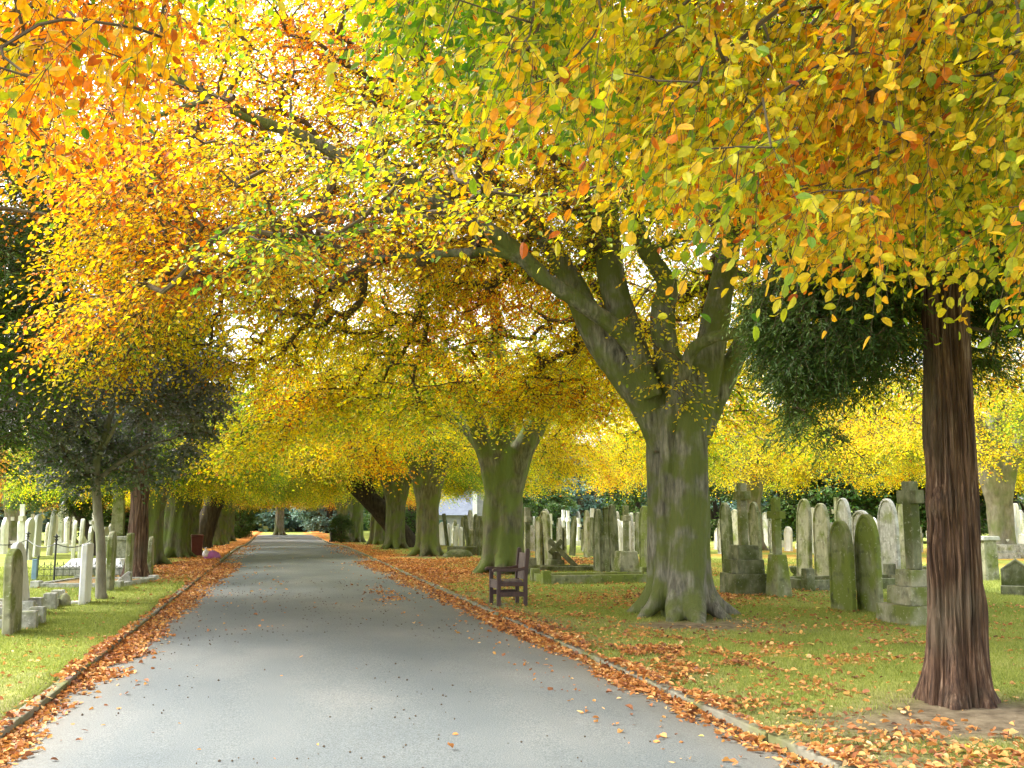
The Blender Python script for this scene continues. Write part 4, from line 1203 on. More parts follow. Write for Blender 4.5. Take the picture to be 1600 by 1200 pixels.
# evergreens and shrubs at the back of the graveyard
def bush_mesh(seed, n, size, flat=1.0):
    rs = np.random.default_rng(seed)
    T = dome(n, rs, 1.0, 0.05, 2.0 * flat, hole=0.55)
    L = make_limbs([[(0, 0, 0, .1), (0.05, 0, .5, .08), (0, 0.05, 1.3 * flat, .03)], [(0, 0, .3, .06), (.4, .1, .8, .03), (.6, .2, 1.1, .02)], [(0, 0, .3, .06), (-.4, -.1, .8, .03), (-.6, .1, 1.1, .02)]], 0.2)
    mb = MB()
    for Q in L: mb.tube(Q[:, :3], list(Q[:, 3]), 8)
    tr = mb.mesh('trunk', True)
    c = crown_mesh('crown', L, T, seed, conifer_tint, r_tip=0.005, K=5, L=7, tlen=0.22, size=size, wid=0.6, droop=0.2, shape='rhomb', jitter=1.0, spread=130)
    return tr, c
bushes = [bush_mesh(101, 420, 0.075), bush_mesh(102, 420, 0.075, 1.2)]
def bush(px, D, w, h, leaf, label, pat=0, name='evergreen_tree', bark='dark_bark', rz=0.0, group='evergreens at the back of the graveyard'):
    p = at(px, 806, D)
    t = empty(name, P3(p[0], p[1]), label, 'tree', group, rz)
    t.scale = (w / 2, w / 2, h / 2)
    a = link('trunk', bushes[pat][0], t); set_mats(a, [M[bark]])
    b = link('crown', bushes[pat][1], t); set_mats(b, [M[leaf], M['twig']])
    return t
bush(842, 58, 4.2, 3.9, 'leaf_bush', 'rounded bright green tree behind the stones right of the stout beech', 0)
bush(905, 78, 8.5, 6.4, 'leaf_haze_blue', 'large haze tinted blue green evergreen behind the pale far headstones', 1)
bush(960, 84, 8.0, 7.2, 'leaf_haze_blue', 'haze tinted blue green evergreen left of the big beech trunk', 0, rz=1.5)
bush(1000, 66, 5.0, 7.0, 'needle', 'dark conifer directly left of the big beech trunk', 1, rz=2)
bush(1118, 70, 6.0, 5.5, 'needle', 'dark evergreen just right of the big beech trunk', 0, rz=.6)
bush(1160, 92, 10, 7.5, 'leaf_haze_blue', 'pale haze tinted blue green evergreen behind the stepped cross', 1, rz=.2)
bush(1222, 74, 7.5, 7.0, 'leaf_haze_blue', 'haze tinted blue green evergreen behind the green stone cross', 0, rz=1.1)
bush(1275, 62, 8.0, 6.5, 'needle', 'dark evergreen behind the row of arched headstones', 1, rz=2.2)
bush(1340, 60, 8.5, 7.2, 'leaf_bush', 'broad dark green evergreen behind the twin mossy headstones', 0, rz=3.2)
bush(1405, 58, 8.0, 6.2, 'leaf_bush', 'dark green evergreen left of the red cypress trunk', 1, rz=4.2)
bush(1470, 64, 8.5, 6.5, 'needle', 'dark evergreen hidden behind the red cypress trunk', 0, rz=5.2)
bush(1590, 66, 6.0, 5.5, 'needle', 'dark evergreen behind the white headstones at the right edge', 1, rz=.9)
bush(470, 120, 14, 9.0, 'leaf_haze_blue', 'haze tinted blue green evergreen closing the view right of the road end', 0, rz=1.9)
bush(515, 105, 9, 8.5, 'leaf_haze_blue', 'haze tinted blue green evergreen behind the farthest right beech', 1, rz=1.4)
bush(400, 125, 14, 8.0, 'leaf_bush', 'green tree closing the view left of the road end', 1, rz=.3)
bush(534, 66, 1.6, 1.7, 'needle', 'small dark clipped evergreen beside the far dark bin', 1, rz=.7)
bush(375, 80, 3.0, 3.8, 'leaf_bush', 'dark rounded evergreen by the far left kerb', 0, rz=.3)
bush(640, 96, 12, 8.0, 'leaf_bush', 'green tree behind the right row trunks', 1, rz=.3)
bush(15, 70, 9.0, 6, 'leaf_haze_blue', 'haze tinted blue green evergreen at the far left edge', 1, rz=.8)
bush(190, 70, 9, 6.5, 'leaf_bush', 'green tree behind the obelisk on the left', 1, rz=.5)
bush(300, 90, 10, 7, 'leaf_bush', 'green tree behind the left row of trunks', 0, rz=2.5)
# the wood that closes the horizon
rs = np.random.default_rng(200)
pts = []
for i in range(900):
    px = rs.uniform(-250, 1850); D = rs.uniform(118, 150)
    p = at(px, 806, D); pts.append((p[0], p[1], rs.uniform(0.5, 13) * (0.6 + 0.4 * math.sin(px * 0.02) ** 2)))
T = np.array(pts)
Lw = [np.array([[T[:, 0].mean(), T[:, 1].mean(), 1, .1], [T[:, 0].mean(), T[:, 1].mean(), 2, .1]])]
rsw = np.random.default_rng(1)
LV, LF, k, per, V1, F1, V2, F2 = sprays(T, norm(rsw.normal(0, 1, T.shape) * [1, 1, .2]), rsw, K=7, L=12, tlen=3.2, size=0.9, wid=0.7, droop=0.1, shape='rhomb', jitter=1.0, spread=170)
tt = np.repeat(np.clip(0.5 + (fbm(T * 0.08, 4, 2) - .5) * 2, 0, 1), per)
tt = np.repeat(np.clip(tt + rsw.normal(0, .12, len(tt)), 0, 1), k)
M['leaf_wood'] = leaf_mat('far_wood_leaf', [(0, (0.06, 0.12, 0.06)), (.5, (0.14, 0.22, 0.10)), (.8, (0.42, 0.40, 0.10)), (1, (0.55, 0.36, 0.12))])
tag(link('far_wood', raw_mesh('far_wood', LV, [LF], attrs={'tint': ('FACE', tt)}), mats=[M['leaf_wood']]), 'green and yellow wood closing the horizon beyond the graveyard', 'wood', kind='stuff')

# ------------------------------------------------------------------ headstones
def arch_profile(w, h, kind):
    hw = w / 2; pr = [(-hw, 0), (hw, 0)]
    if kind == 'gothic':      # pointed arch
        sh = h - w * 0.95
        pr.append((hw, sh))
        for i in range(1, 8):
            t = i / 8; pr.append((hw * math.cos(t * math.pi / 2) ** 0.85, sh + (h - sh) * math.sin(t * math.pi / 2) ** 1.05))
        pr.append((0, h))
        for i in range(7, 0, -1):
            t = i / 8; pr.append((-hw * math.cos(t * math.pi / 2) ** 0.85, sh + (h - sh) * math.sin(t * math.pi / 2) ** 1.05))
        pr.append((-hw, sh))
    elif kind == 'round':
        sh = h - hw * 0.75
        for i in range(0, 13):
            t = math.pi * i / 12; pr.append((hw * math.cos(t), sh + hw * 0.75 * math.sin(t)))
    elif kind == 'shoulder':  # arched with shoulders
        sh = h - w * 0.5; q = hw * 0.72
        pr += [(hw, sh - 0.02), (hw, sh), (q, sh + 0.03)]
        for i in range(0, 11):
            t = math.pi * i / 10; pr.append((q * math.cos(t), sh + 0.06 + (h - sh - 0.06) * math.sin(t)))
        pr += [(-q, sh + 0.03), (-hw, sh), (-hw, sh - 0.02)]
    elif kind == 'gable':
        pr += [(hw, h - w * 0.38), (0, h), (-hw, h - w * 0.38)]
    else:                     # flat
        pr += [(hw, h - 0.03), (hw - 0.03, h), (-hw + 0.03, h), (-hw, h - 0.03)]
    return pr

def slab(mb, w, h, t, kind='gothic', z0=0.0, border=True):
    pr = arch_profile(w, h, kind); n = len(pr)
    zc = h * 0.52
    def ring(x, s, dz=0.0):
        return [(x, y * s, z0 + (z * (1 if s > .99 else 1) - zc) * (1 - (1 - s) * w / h) + zc) for y, z in pr]
    # local -x is the inscribed face
    rings = [ring(t / 2, 0.97), ring(t / 2 - 0.012, 1.0), ring(-t / 2 + 0.02, 1.0), ring(-t / 2, 0.95)]
    if border: rings += [ring(-t / 2, 0.84), ring(-t / 2 + 0.022, 0.80)]
    vs = [v for r in rings for v in r]
    fs = [tuple(range(n))]
    for k in range(len(rings) - 1):
        fs += [(k * n + (i + 1) % n, k * n + i, (k + 1) * n + i, (k + 1) * n + (i + 1) % n) for i in range(n)]
    fs.append(tuple(reversed([(len(rings) - 1) * n + i for i in range(n)])))
    mb.add(vs, fs)
    return mb

def headstone(pos, h, w, t, kind, mat, label, lean=(0, 0), rz=0.0, plinth=False, group=None, sink=0.08, cat='headstone'):
    if plinth:
        o = empty('headstone', tuple(pos), label, cat, group)
        mb = MB(); slab(mb, w, h - 0.2, t, kind, 0.2)
        s = mb.build('slab', M[mat], o)
        mb = MB(); mb.box(-t / 2 - .1, t / 2 + .1, -w / 2 - .1, w / 2 + .1, -.1, .1, 0.0); mb.box(-t / 2 - .05, t / 2 + .05, -w / 2 - .04, w / 2 + .04, .1, .2, 0.01)
        mb.build('plinth', M[mat], o, bevel=0.01)
    else:
        mb = MB(); slab(mb, w, h + sink, t, kind, -sink)
        o = mb.build('headstone', M[mat]); o.location = tuple(pos)
        tag(o, label, cat, group)
    o.rotation_euler = (R(lean[0]), R(lean[1]), rz)
    return o

def stone_px(px, by, ty, kind, mat, label, w=0.62, t=0.10, lean=(0, 0), rz=0.0, plinth=False, group=None, cat='headstone'):
    p = G(px, by)
    h = zpix(p, ty) - p[2]
    return headstone(p, h, w, t, kind, mat, label, lean, rz, plinth, group, cat=cat)

HG = 'headstones standing among the graves'
# (px, base row, top row, outline, stone, label, width, lean, rz, plinth)
for a in [
    (1318, 953, 813, 'gothic', 'stone_green', 'left and shorter of the twin bright green arched headstones nearest the cypress', .60, (0, 0), .03, False),
    (1360, 956, 803, 'gothic', 'stone_green', 'right and taller of the twin bright green arched headstones nearest the cypress', .62, (0, 0), -.02, False),
    (1257, 905, 779, 'gothic', 'stone_olive', 'tall pointed green headstone leaning slightly right at the corner post of the kerbed grave', .60, (0, 2), .0, False),
    (1287, 908, 786, 'gothic', 'stone_olive', 'pale green arched headstone inside the kerbed grave, between the pointed stone and the twins', .60, (0, 0), .05, False),
    (1322, 903, 778, 'gothic', 'stone_grey', 'grey lichened headstone whose top shows just above the shorter green twin', .62, (0, 0), -.04, False),
    (1350, 915, 797, 'round', 'stone_grey', 'grey round topped headstone half hidden behind the taller green twin', .60, (0, 0), .02, False),
    (1392, 912, 779, 'gothic', 'stone_grey', 'grey headstone with carved lichened top directly right of the taller green twin', .68, (0, 0), .02, False),
    (1420, 908, 771, 'gothic', 'stone_olive', 'tall green headstone beside the cross that the cypress trunk covers', .62, (0, 0), .0, False),
    (1139, 898, 785, 'gothic', 'stone_dark', 'black green slab headstone just left of the stepped cross', .58, (0, -2), .0, False),
    (1150, 872, 796, 'gothic', 'stone_olive', 'pale green headstone between the black slab and the stepped cross', .58, (0, 0), .1, False),
    (1182, 884, 784, 'shoulder', 'stone_dark', 'dark shouldered headstone directly behind the stepped cross on its right', .66, (-2, 0), .0, False),
    (1198, 853, 800, 'round', 'stone_grey', 'small grey headstone between the stepped cross and the green cross', .55, (0, 0), .0, False),
    (1272, 864, 793, 'gothic', 'stone_pale', 'narrow pale headstone showing between the pointed green stone and its arched neighbour', .50, (0, 0), .1, False),
    (935, 893, 795, 'gothic', 'stone_dark', 'dark headstone left of the pair of tall dark slabs by the tapered cross base', .60, (0, 0), .0, False),
    (951, 895, 792, 'flat', 'stone_dark', 'left slab of the dark pair beside the tapered cross base', .45, (0, 0), .15, False),
    (961, 897, 788, 'gothic', 'stone_dark', 'pointed slab of the dark pair, touching the tapered cross base', .62, (0, -2), -.05, False),
    (917, 871, 797, 'shoulder', 'stone_olive', 'thin olive headstone left of the dark pair, orange leaves at its foot', .55, (0, 0), .0, False),
    (925, 869, 808, 'gothic', 'stone_dark', 'small dark pointed headstone behind the gap of the dark slabs', .5, (0, 0), .0, False),
    (894, 868, 806, 'gothic', 'stone_dark', 'dark leaning headstone just right of the toppled cross', .55, (0, 4), .0, False),
    (881, 866, 824, 'round', 'stone_olive', 'short brownish headstone above the toppled cross', .5, (0, 0), .0, False),
    (842, 886, 807, 'round', 'stone_olive', 'narrow headstone close on the right of the cross behind the bench back', .55, (0, 0), .0, False),
    (855, 887, 798, 'round', 'stone_olive', 'broader rounded headstone left of the toppled cross', .62, (0, -3), .1, False),
    (1009, 905, 790, 'gothic', 'stone_green', 'bright green headstone half hidden by the left side of the big beech trunk', .60, (0, 0), .0, False),
    (997, 866, 800, 'round', 'stone_dark', 'dark narrow headstone between the tapered cross base and the big beech', .5, (2, 0), .0, False),
    (699, 853, 802, 'flat', 'stone_dark', 'dark leaning slab nearest the pale green beech trunk, before the chapel', .6, (0, -7), .0, False),
    (711, 851, 812, 'round', 'stone_olive', 'rounded headstone between the leaning slab and the chapel roof', .55, (0, 0), .0, False),
    (723, 856, 808, 'gothic', 'stone_olive', 'green headstone in front of the chapel roof', .55, (0, 0), .1, False),
    (733, 862, 804, 'gothic', 'stone_dark', 'dark leaning headstone in front of the chapel corner', .55, (0, -7), .0, False),
    (743, 864, 803, 'gothic', 'stone_dark', 'dark headstone partly hidden by the left edge of the stout beech trunk', .55, (0, 0), .0, False),
    (750, 868, 806, 'flat', 'stone_dark', 'flat topped dark stone touching the left edge of the stout beech trunk', .5, (0, 0), .0, False),
    (18, 990, 857, 'round', 'stone_olive', 'pale green headstone with a carved arch, front left corner', .60, (0, -2), .0, False),
    (36, 958, 846, 'round', 'stone_pale', 'pale headstone leaning behind the front left one', .62, (0, -8), .0, False),
    (132, 942, 849, 'flat', 'stone_white', 'clean white slab seen edge on, left of the thin leaning trunk', .62, (0, 0), .0, False),
    (171, 922, 830, 'round', 'stone_olive', 'thin green slab just right of the leaning tree trunk', .6, (-1, 0), .0, False),
    (200, 912, 833, 'flat', 'stone_olive', 'narrow green slab touching the left side of the red barked trunk', .55, (0, 0), .0, False),
    (234, 898, 838, 'gothic', 'stone_olive', 'mossy slab between the red barked trunk and the wide green trunk', .55, (0, 0), .0, False),
]:
    px, by, ty, kind, mat, label, w, lean, rz, pl = a
    stone_px(px, by, ty, kind, mat, label, w=w, lean=lean, rz=rz, plinth=pl, group=HG)

def cross_mesh(h, arm, t, d, armz=0.72, notch=False):
    """latin cross in the y-z plane, thickness along x"""
    a = t / 2; A = arm / 2; z1 = h * armz
    pr = [(-a, 0), (a, 0), (a, z1 - a), (A, z1 - a), (A, z1 + a), (a, z1 + a), (a, h), (-a, h), (-a, z1 + a), (-A, z1 + a), (-A, z1 - a), (-a, z1 - a)]
    mb = MB(); mb.prism(pr, -d / 2, d / 2)
    return mb

def stepped_cross(px, by, ty, steps, label, mat, arm=0.55, t=0.17, d=0.15, rz=0.0, armz=.74, mat2=None):
    p = G(px, by)
    top = zpix(p, ty) - p[2]
    o = empty('stone_cross', tuple(p), label, 'stone cross', 'crosses among the graves', rz)
    z = -0.08
    for wz, hz in steps:
        mb = MB(); mb.box(-wz / 2, wz / 2, -wz / 2, wz / 2, z, z + hz, 0.008); mb.build('step', M[mat], o, bevel=0.012)
        z += hz - 0.001
    c = cross_mesh(top - z, arm, t, d, armz).build('cross', M[mat2 or mat], o, bevel=0.015)
    c.location = (0, 0, z)
    return o
stepped_cross(1164, 928, 755, [(.74, .49), (.60, .27), (.46, .28)], 'tall stone cross on three mossy steps right of the big beech', 'stone_dark', mat2='stone_olive', arm=.5, armz=.80)
stepped_cross(1433, 972, 752, [(.82, .34), (.58, .26), (.40, .24)], 'stone cross on three grey steps half hidden behind the red cypress trunk', 'stone_olive', mat2='stone_dark', arm=.46, armz=.82, t=.2)
p = G(979, 900)
o = empty('stone_cross', tuple(p), 'slim green cross on a tapered block at the end of the long kerbed grave', 'stone cross', 'crosses among the graves')
MB().box(-.36, .36, -.36, .36, -.08, .12, .03).build('step', M['stone_olive'], o, bevel=.015)
MB().box(-.29, .29, -.29, .29, .121, .64, .06).build('base', M['stone_olive'], o, bevel=.03)
c = cross_mesh(zpix(p, 790) - p[2] - .64, .42, .14, .13, .72).build('cross', M['stone_olive'], o, bevel=.012); c.location = (0, 0, .641)
stepped_cross(824, 892, 793, [(.6, .25), (.45, .2)], 'stone cross rising just right of the stout beech trunk, behind the bench', 'stone_olive', arm=.5, t=.16, armz=.76)
# short cross on a pointed base
p = G(1217, 932)
o = empty('stone_cross', tuple(p), 'bright green stone cross on a tapered base, between the stepped cross and the arched stones', 'stone cross', 'crosses among the graves')
MB().box(-.17, .17, -.26, .26, -.1, .80, 0.07).build('base', M['stone_green'], o, bevel=0.02)
c = cross_mesh(zpix(p, 779) - p[2] - .78, .50, .15, .14, .70).build('cross', M['stone_green'], o, bevel=0.012); c.location = (0, 0, .79)
# dark cross farther back
stepped_cross(1311, 872, 777, [(.5, .2)], 'dark green cross behind the two arched headstones', 'stone_dark', arm=.5, t=.16, armz=.75)

# kerbed graves (rail + posts), seen as low stone frames
def kerb_grave(p0, L, W, rz, mat, label, h=.20, w=.13, post=True, ph=.30, group='kerbed graves'):
    o = empty('grave_kerb', tuple(p0), label, 'grave', group, rz)
    for (x0, x1, y0, y1) in ((0, L, 0, w), (0, L, W - w, W), (0, w, w, W - w), (L - w, L, w, W - w)):
        MB().box(x0 + (.002 if y0 else 0), x1 - (.002 if y0 else 0), y0, y1, -.1, h, 0.006).build('rail', M[mat], o, bevel=.012)
    if post:
        for (x, y) in ((w / 2, w / 2), (L - w / 2, w / 2), (w / 2, W - w / 2), (L - w / 2, W - w / 2)):
            q = .11
            MB().box(x - q, x + q, y - q, y + q, -.1, ph, 0.01).build('post', M[mat], o, bevel=.02)
    MB().box(w - .01, L - w + .01, w - .01, W - w + .01, -.09, .055).build('bed', M['soil'], o)
    return o
M['soil'] = rough_mat('leafy_soil', [(0, (0.12, 0.08, 0.04)), (.5, (0.3, 0.17, 0.06)), (1, (0.2, 0.24, 0.06))], scale=(12, 12, 12), bump=.6)
p = G(850, 913)
kerb_grave(p, 2.9, 1.1, R(0), 'stone_green', 'long low pale green kerbed grave behind the bench, running to the big beech', h=.19)
p = G(1262, 924)
kerb_grave(p, 3.1, 1.3, R(4), 'stone_dark', 'kerbed grave with a corner post, behind the twin green headstones', h=.22, ph=.46)
p = G(845, 893)
kerb_grave(p, 1.8, .9, R(0), 'stone_dark', 'dark low grave frame under the toppled cross', h=.13, post=False)
p = G(5, 985)
kerb_grave((p[0] - 1.4, p[1], p[2]), 1.75, 0.75, R(3), 'stone_grey', 'low grey kerbed grave beside the front left headstone', h=.13, ph=.24)
p = G(52, 962)
kerb_grave((p[0] - 1.8, p[1], p[2]), 1.75, 0.75, R(2), 'stone_grey', 'low grey kerbed grave under the leaning pale headstone', h=.13, ph=.22)
p = G(82, 952)
kerb_grave((p[0] - 2.1, p[1], p[2]), 2.1, 0.8, R(2), 'stone_grey', 'low grey kerbed grave with a square end post, third from the left corner', h=.13, ph=.26)
p = G(50, 918)
kerb_grave(p, 1.9, 2.2, R(-14), 'stone_grey', 'broad kerbed plot in front of the iron railings at left', h=.09, ph=.14)
p = G(705, 868)
kerb_grave(p, 2.2, 1.0, R(0), 'stone_dark', 'dark kerbed grave left of the stout beech, under the leaning stones', h=.32, post=False)

# toppled cross
p = G(868, 889)
o = empty('toppled_cross', tuple(p), 'dark stone cross toppled against its stump, behind the long kerbed grave', 'stone cross')
MB().box(-.24, .24, -.24, .24, -.05, .28, .03).box(-.15, .15, -.15, .15, .28, .50, .02).build('stump', M['stone_dark'], o, bevel=.02)
c = cross_mesh(1.15, .52, .15, .14, .74).build('cross', M['stone_dark'], o, bevel=.012)
c.rotation_euler = Euler((R(90 - 42), 0, R(-90)), 'XYZ'); c.location = (0, 0, 0)
# point the foot to the right and the head up-left
c.rotation_euler = (Matrix.Rotation(-YAW, 4, 'Z') @ Matrix.Rotation(R(-46), 4, 'Y') @ Matrix.Rotation(R(90), 4, 'Z')).to_euler()
c.location = tuple(RT * 0.62 + np.array([0, 0, 0.05]) - FH * .2)

# stone urn beside the pointed headstone
p = G(1244, 902)
o = MB().lathe([(.09, 0), (.10, .03), (.06, .07), (.13, .14), (.16, .24), (.17, .27), (.14, .28), (.12, .22)], 20).build('urn', M['stone_dark'], smooth=True)
tag(o, 'small dark urn at the foot of the tall pointed green headstone', 'urn'); o.location = (p[0], p[1], p[2] + .0)

# small gabled dark stone with a low base, right edge
p = G(1590, 929)
o = empty('gabled_stone', tuple(p), 'low dark gabled stone at the right edge of the photo', 'headstone', HG, R(50))
mb = MB(); slab(mb, .55, .70, .16, 'gable', 0.0); mb.build('slab', M['stone_dark'], o)
MB().box(-.35, -.085, -.3, .3, -.05, .18, .01).build('base', M['stone_dark'], o, bevel=.01)
p = G(1543, 906)
o = empty('pedestal', tuple(p), 'green stone pedestal close on the right of the red cypress trunk', 'pedestal')
MB().box(-.2, .2, -.2, .2, -.05, .95, .02).build('shaft', M['stone_olive'], o, bevel=.02)
MB().box(-.25, .25, -.25, .25, .951, 1.05, .02).build('cap', M['stone_grey'], o, bevel=.02)
p = G(1575, 872)
o = empty('family_tomb', tuple(p), 'wide pale two stepped tomb base with pots below the white headstones at right', 'tomb')
MB().box(-1.3, 1.6, -.5, .5, -.05, .22, .01).build('step', M['stone_grey'], o, bevel=.02)
MB().box(-1.1, 1.0, -.4, .4, .221, .5, .01).build('step', M['stone_grey'], o, bevel=.02)
MB().lathe([(.12, .5), (.2, .56), (.22, .68), (.16, .72)], 16).build('pot', M['stone_pale'], o, smooth=True)
for px, ty, lab in ((1577, 792, 'left white headstone of the pair at the right edge'), (1592, 786, 'right white headstone of the pair at the right edge')):
    stone_px(px, 862, ty, 'gothic', 'stone_white', lab, w=.85, t=.14, lean=(-2, 0), rz=-.5, group=HG)

# rows of far pale headstones
protos = []
def far_proto(kind, h, w, mat):
    mb = MB(); slab(mb, w, h, .10, kind, 0.0); m = mb.mesh('headstone'); m.materials.append(M[mat]); return m
for kind, h, w, mat in (('gothic', 1.25, .6, 'stone_pale'), ('round', 1.1, .6, 'stone_white'), ('shoulder', 1.2, .62, 'stone_grey'), ('gable', 1.05, .5, 'stone_pale'), ('gothic', 1.45, .55, 'stone_grey'), ('flat', .9, .6, 'stone_olive')):
    protos.append(far_proto(kind, h, w, mat))
cm_ = cross_mesh(1.5, .55, .14, .12, .74).box(-.25, .25, -.25, .25, -.05, .3, .03).mesh('far_cross'); cm_.materials.append(M['stone_pale']); protos.append(cm_)
fr = random.Random(12)
blocked = []
def far_field(n, px0, px1, d0, d1, label, group, hs=1.0, pale=None):
    c = 0; tries = 0
    while c < n and tries < 5000:
        tries += 1
        px = fr.uniform(px0, px1); D = fr.uniform(d0, d1)
        q = at(px, 806, D)
        x = round(q[0] / 2.2) * 2.2 + fr.uniform(-.15, .15); y = round(q[1] / 1.3) * 1.3 + fr.uniform(-.2, .2)
        if -6 < x < 8.5: continue
        if any(abs(x - a) < .8 and abs(y - b) < .8 for a, b in blocked): continue
        blocked.append((x, y))
        i = fr.choice(pale or range(len(protos)))
        o = bpy.data.objects.new('headstone' if i < 6 else 'stone_cross', protos[i]); scene.collection.objects.link(o)
        o.location = (x, y, gz(x, y) - .04); s = fr.uniform(.85, 1.2) * hs
        o.scale = (s, s, s * fr.uniform(.9, 1.15)); o.rotation_euler = (R(fr.gauss(0, 2.5)), R(fr.gauss(0, 1.5)), R(fr.gauss(0, 8)))
        tag(o, None, 'headstone', group); c += 1
        farlist.append((o, px_of((x, y, 1.0)), D, i, group))
farlist = []
def px_of(p):
    d = np.asarray(p) - CAM
    return 800 + FPX * float(d @ RT) / float(d @ (FH * math.cos(PITCH) + UP * math.sin(PITCH)))
LOOK = ['pale pointed', 'white rounded', 'grey shouldered', 'pale gabled', 'tall grey pointed', 'low olive flat topped', 'pale cross shaped']
MARKS = [(18, 'front left headstone'), (84, 'second chain post'), (132, 'white slab'), (171, 'thin green slab'), (212, 'red barked trunk'),
         (699, 'leaning slab by the chapel'), (723, 'green stone before the chapel'), (785, 'stout beech trunk'), (842, 'narrow stone behind the bench'), (881, 'toppled cross'),
         (917, 'thin olive stone'), (951, 'pair of dark slabs'), (979, 'slim tapered cross'), (1009, 'bright green stone'), (1066, 'big beech trunk'),
         (1139, 'black green slab'), (1164, 'stepped cross'), (1217, 'short green cross'), (1257, 'pointed corner stone'), (1287, 'pale green arched stone'),
         (1318, 'shorter green twin'), (1360, 'taller green twin'), (1392, 'carved grey stone'), (1428, 'cross behind the cypress'), (1493, 'cypress trunk'), (1577, 'white pair at the right edge')]
def label_far():
    seen = {}
    for e in farlist:
        o, px, D, i, g = e
        m = min(MARKS, key=lambda q: abs(q[0] - px))
        side = 'left' if px < m[0] else 'right'
        seen.setdefault((LOOK[i], side, m[1]), []).append(e)
    for (look, side, m), es in seen.items():
        es.sort(key=lambda e: e[2])
        for k_, (o, px, D, i, g) in enumerate(es):
            if len(es) == 1: r_ = ''
            elif k_ == 0: r_ = 'nearest '
            elif k_ == len(es) - 1: r_ = 'farthest '
            elif len(es) == 3: r_ = 'middle '
            else: r_ = ['', 'second nearest ', 'third nearest ', 'fourth nearest ', 'fifth nearest ', 'sixth nearest '][min(k_, 5)]
            o['label'] = f'{r_}{look} far stone {side} of the {m}'
            if i == 6: o['category'] = 'stone cross'
far_field(70, 1105, 1445, 36, 62, 'pale headstone in the crowded far rows between the big beech and the cypress', 'pale far headstones behind the arched stones')
far_field(46, 820, 1010, 36, 64, 'pale headstone in the crowded far rows between the stout beech and the big beech', 'pale far headstones behind the toppled cross', hs=1.1)
far_field(18, 690, 760, 42, 66, 'headstone in the far rows in front of the chapel', 'far headstones before the chapel', hs=1.05)
far_field(8, 1550, 1610, 36, 56, 'pale headstone far off right of the cypress trunk', 'pale far headstones at the right edge')
far_field(46, -20, 215, 32, 64, 'bright white headstone in the far rows beyond the railings on the left', 'white far headstones beyond the railings', hs=1.15, pale=[0, 1, 1, 3, 6])

label_far()
# ------------------------------------------------------------------ left side: obelisk, tomb, railings, chained posts
p = G(181, 880)
o = empty('obelisk', tuple(p), 'green stone obelisk on a pale square pedestal behind the railings on the left', 'monument')
MB().box(-.42, .42, -.42, .42, -.05, .75, .02).build('pedestal', M['stone_grey'], o, bevel=.02)
MB().box(-.5, .5, -.5, .5, .751, .88, .05).build('cornice', M['stone_grey'], o, bevel=.02)
MB().box(-.2, .2, -.2, .2, .881, 2.3, .05).build('shaft', M['stone_olive'], o, bevel=.01)
p = G(150, 898)
o = empty('chest_tomb', tuple(p), 'long pale coped tomb inside the iron railings on the left', 'tomb', None, -YAW)
MB().box(-.9, .95, -.45, .45, -.05, .22, .0).build('base', M['stone_grey'], o, bevel=.02)
MB().box(-.75, .85, -.36, .36, .221, .42, .16).build('lid', M['stone_white'], o, bevel=.02)

p0 = G(58, 903); p1 = G(206, 901)
v = p1 - p0; Lr = float(np.linalg.norm(v[:2])); rz = math.atan2(v[1], v[0])
o = empty('iron_railing', tuple(p0), 'low iron railing with a diamond lattice top around the graves on the left', 'railing', None, rz)
mb = MB(); nb = int(Lr / 0.14)
for i in range(nb + 1):
    x = i * Lr / nb
    mb.tube([(x, 0, 0), (x, 0, .34)], .007, 5)
    mb.tube([(x, 0, .34), (x, 0, .40)], [.016, .004], 5)
    if i < nb:
        x2 = x + Lr / nb
        mb.tube([(x, 0, .20), (x2, 0, .34)], .006, 5); mb.tube([(x2, 0, .20), (x, 0, .34)], .006, 5)
mb.tube([(0, 0, .20), (Lr, 0, .20)], .008, 5); mb.tube([(0, 0, .05), (Lr, 0, .05)], .008, 5)
mb.build('lattice', M['iron_pale'], o)
for x in (0, Lr / 2, Lr):
    MB().tube([(x, 0, -.05), (x, 0, .48)], .018, 8).lathe([(.0, .48), (.03, .50), (.03, .53), (0, .56)], 8, (x, 0, 0)).build('post', M['iron_pale'], o)

cp = [G(-30, 896), G(40, 893), G(84, 908), G(140, 894)]
ci = empty('chain_fence', tuple(cp[0]), 'dark iron posts with finials carrying a sagging chain behind the left headstones', 'fence')
for q in cp[:3]:
    q = q - cp[0]
    m1 = MB().tube([(q[0], q[1], -.05), (q[0], q[1], .95)], .022, 8)
    m1.lathe([(.022, .95), (.05, .97), (.02, 1.0), (.045, 1.04), (.0, 1.12)], 8, (q[0], q[1], 0))
    m1.obox((q[0] - .07, q[1], 1.045), (q[0] + .07, q[1], 1.045), .02, .02)
    m1.build('post', M['iron'], ci)
for a, b in ((0, 1), (1, 2), (2, 3)):
    A, B = cp[a] - cp[0], cp[b] - cp[0]
    pts = []
    for i in range(15):
        t = i / 14; q = A + (B - A) * t; pts.append((q[0], q[1], .88 - .55 * t * (1 - t)))
    MB().tube(pts, .012, 5).build('chain', M['iron'], ci)
p = G(53, 906)
o = empty('tree_guard', tuple(p), 'pale blue plastic guard with a capped top by the left end of the railings', 'tree guard')
MB().box(-.055, .055, -.055, .055, -.05, .46).build('sleeve', M['blue_plastic'], o, bevel=.012)
MB().box(-.065, .065, -.065, .065, .461, .50, .02).build('cap', M['blue_plastic'], o, bevel=.006)
p = G(101, 946)
r_ = random.Random(3)
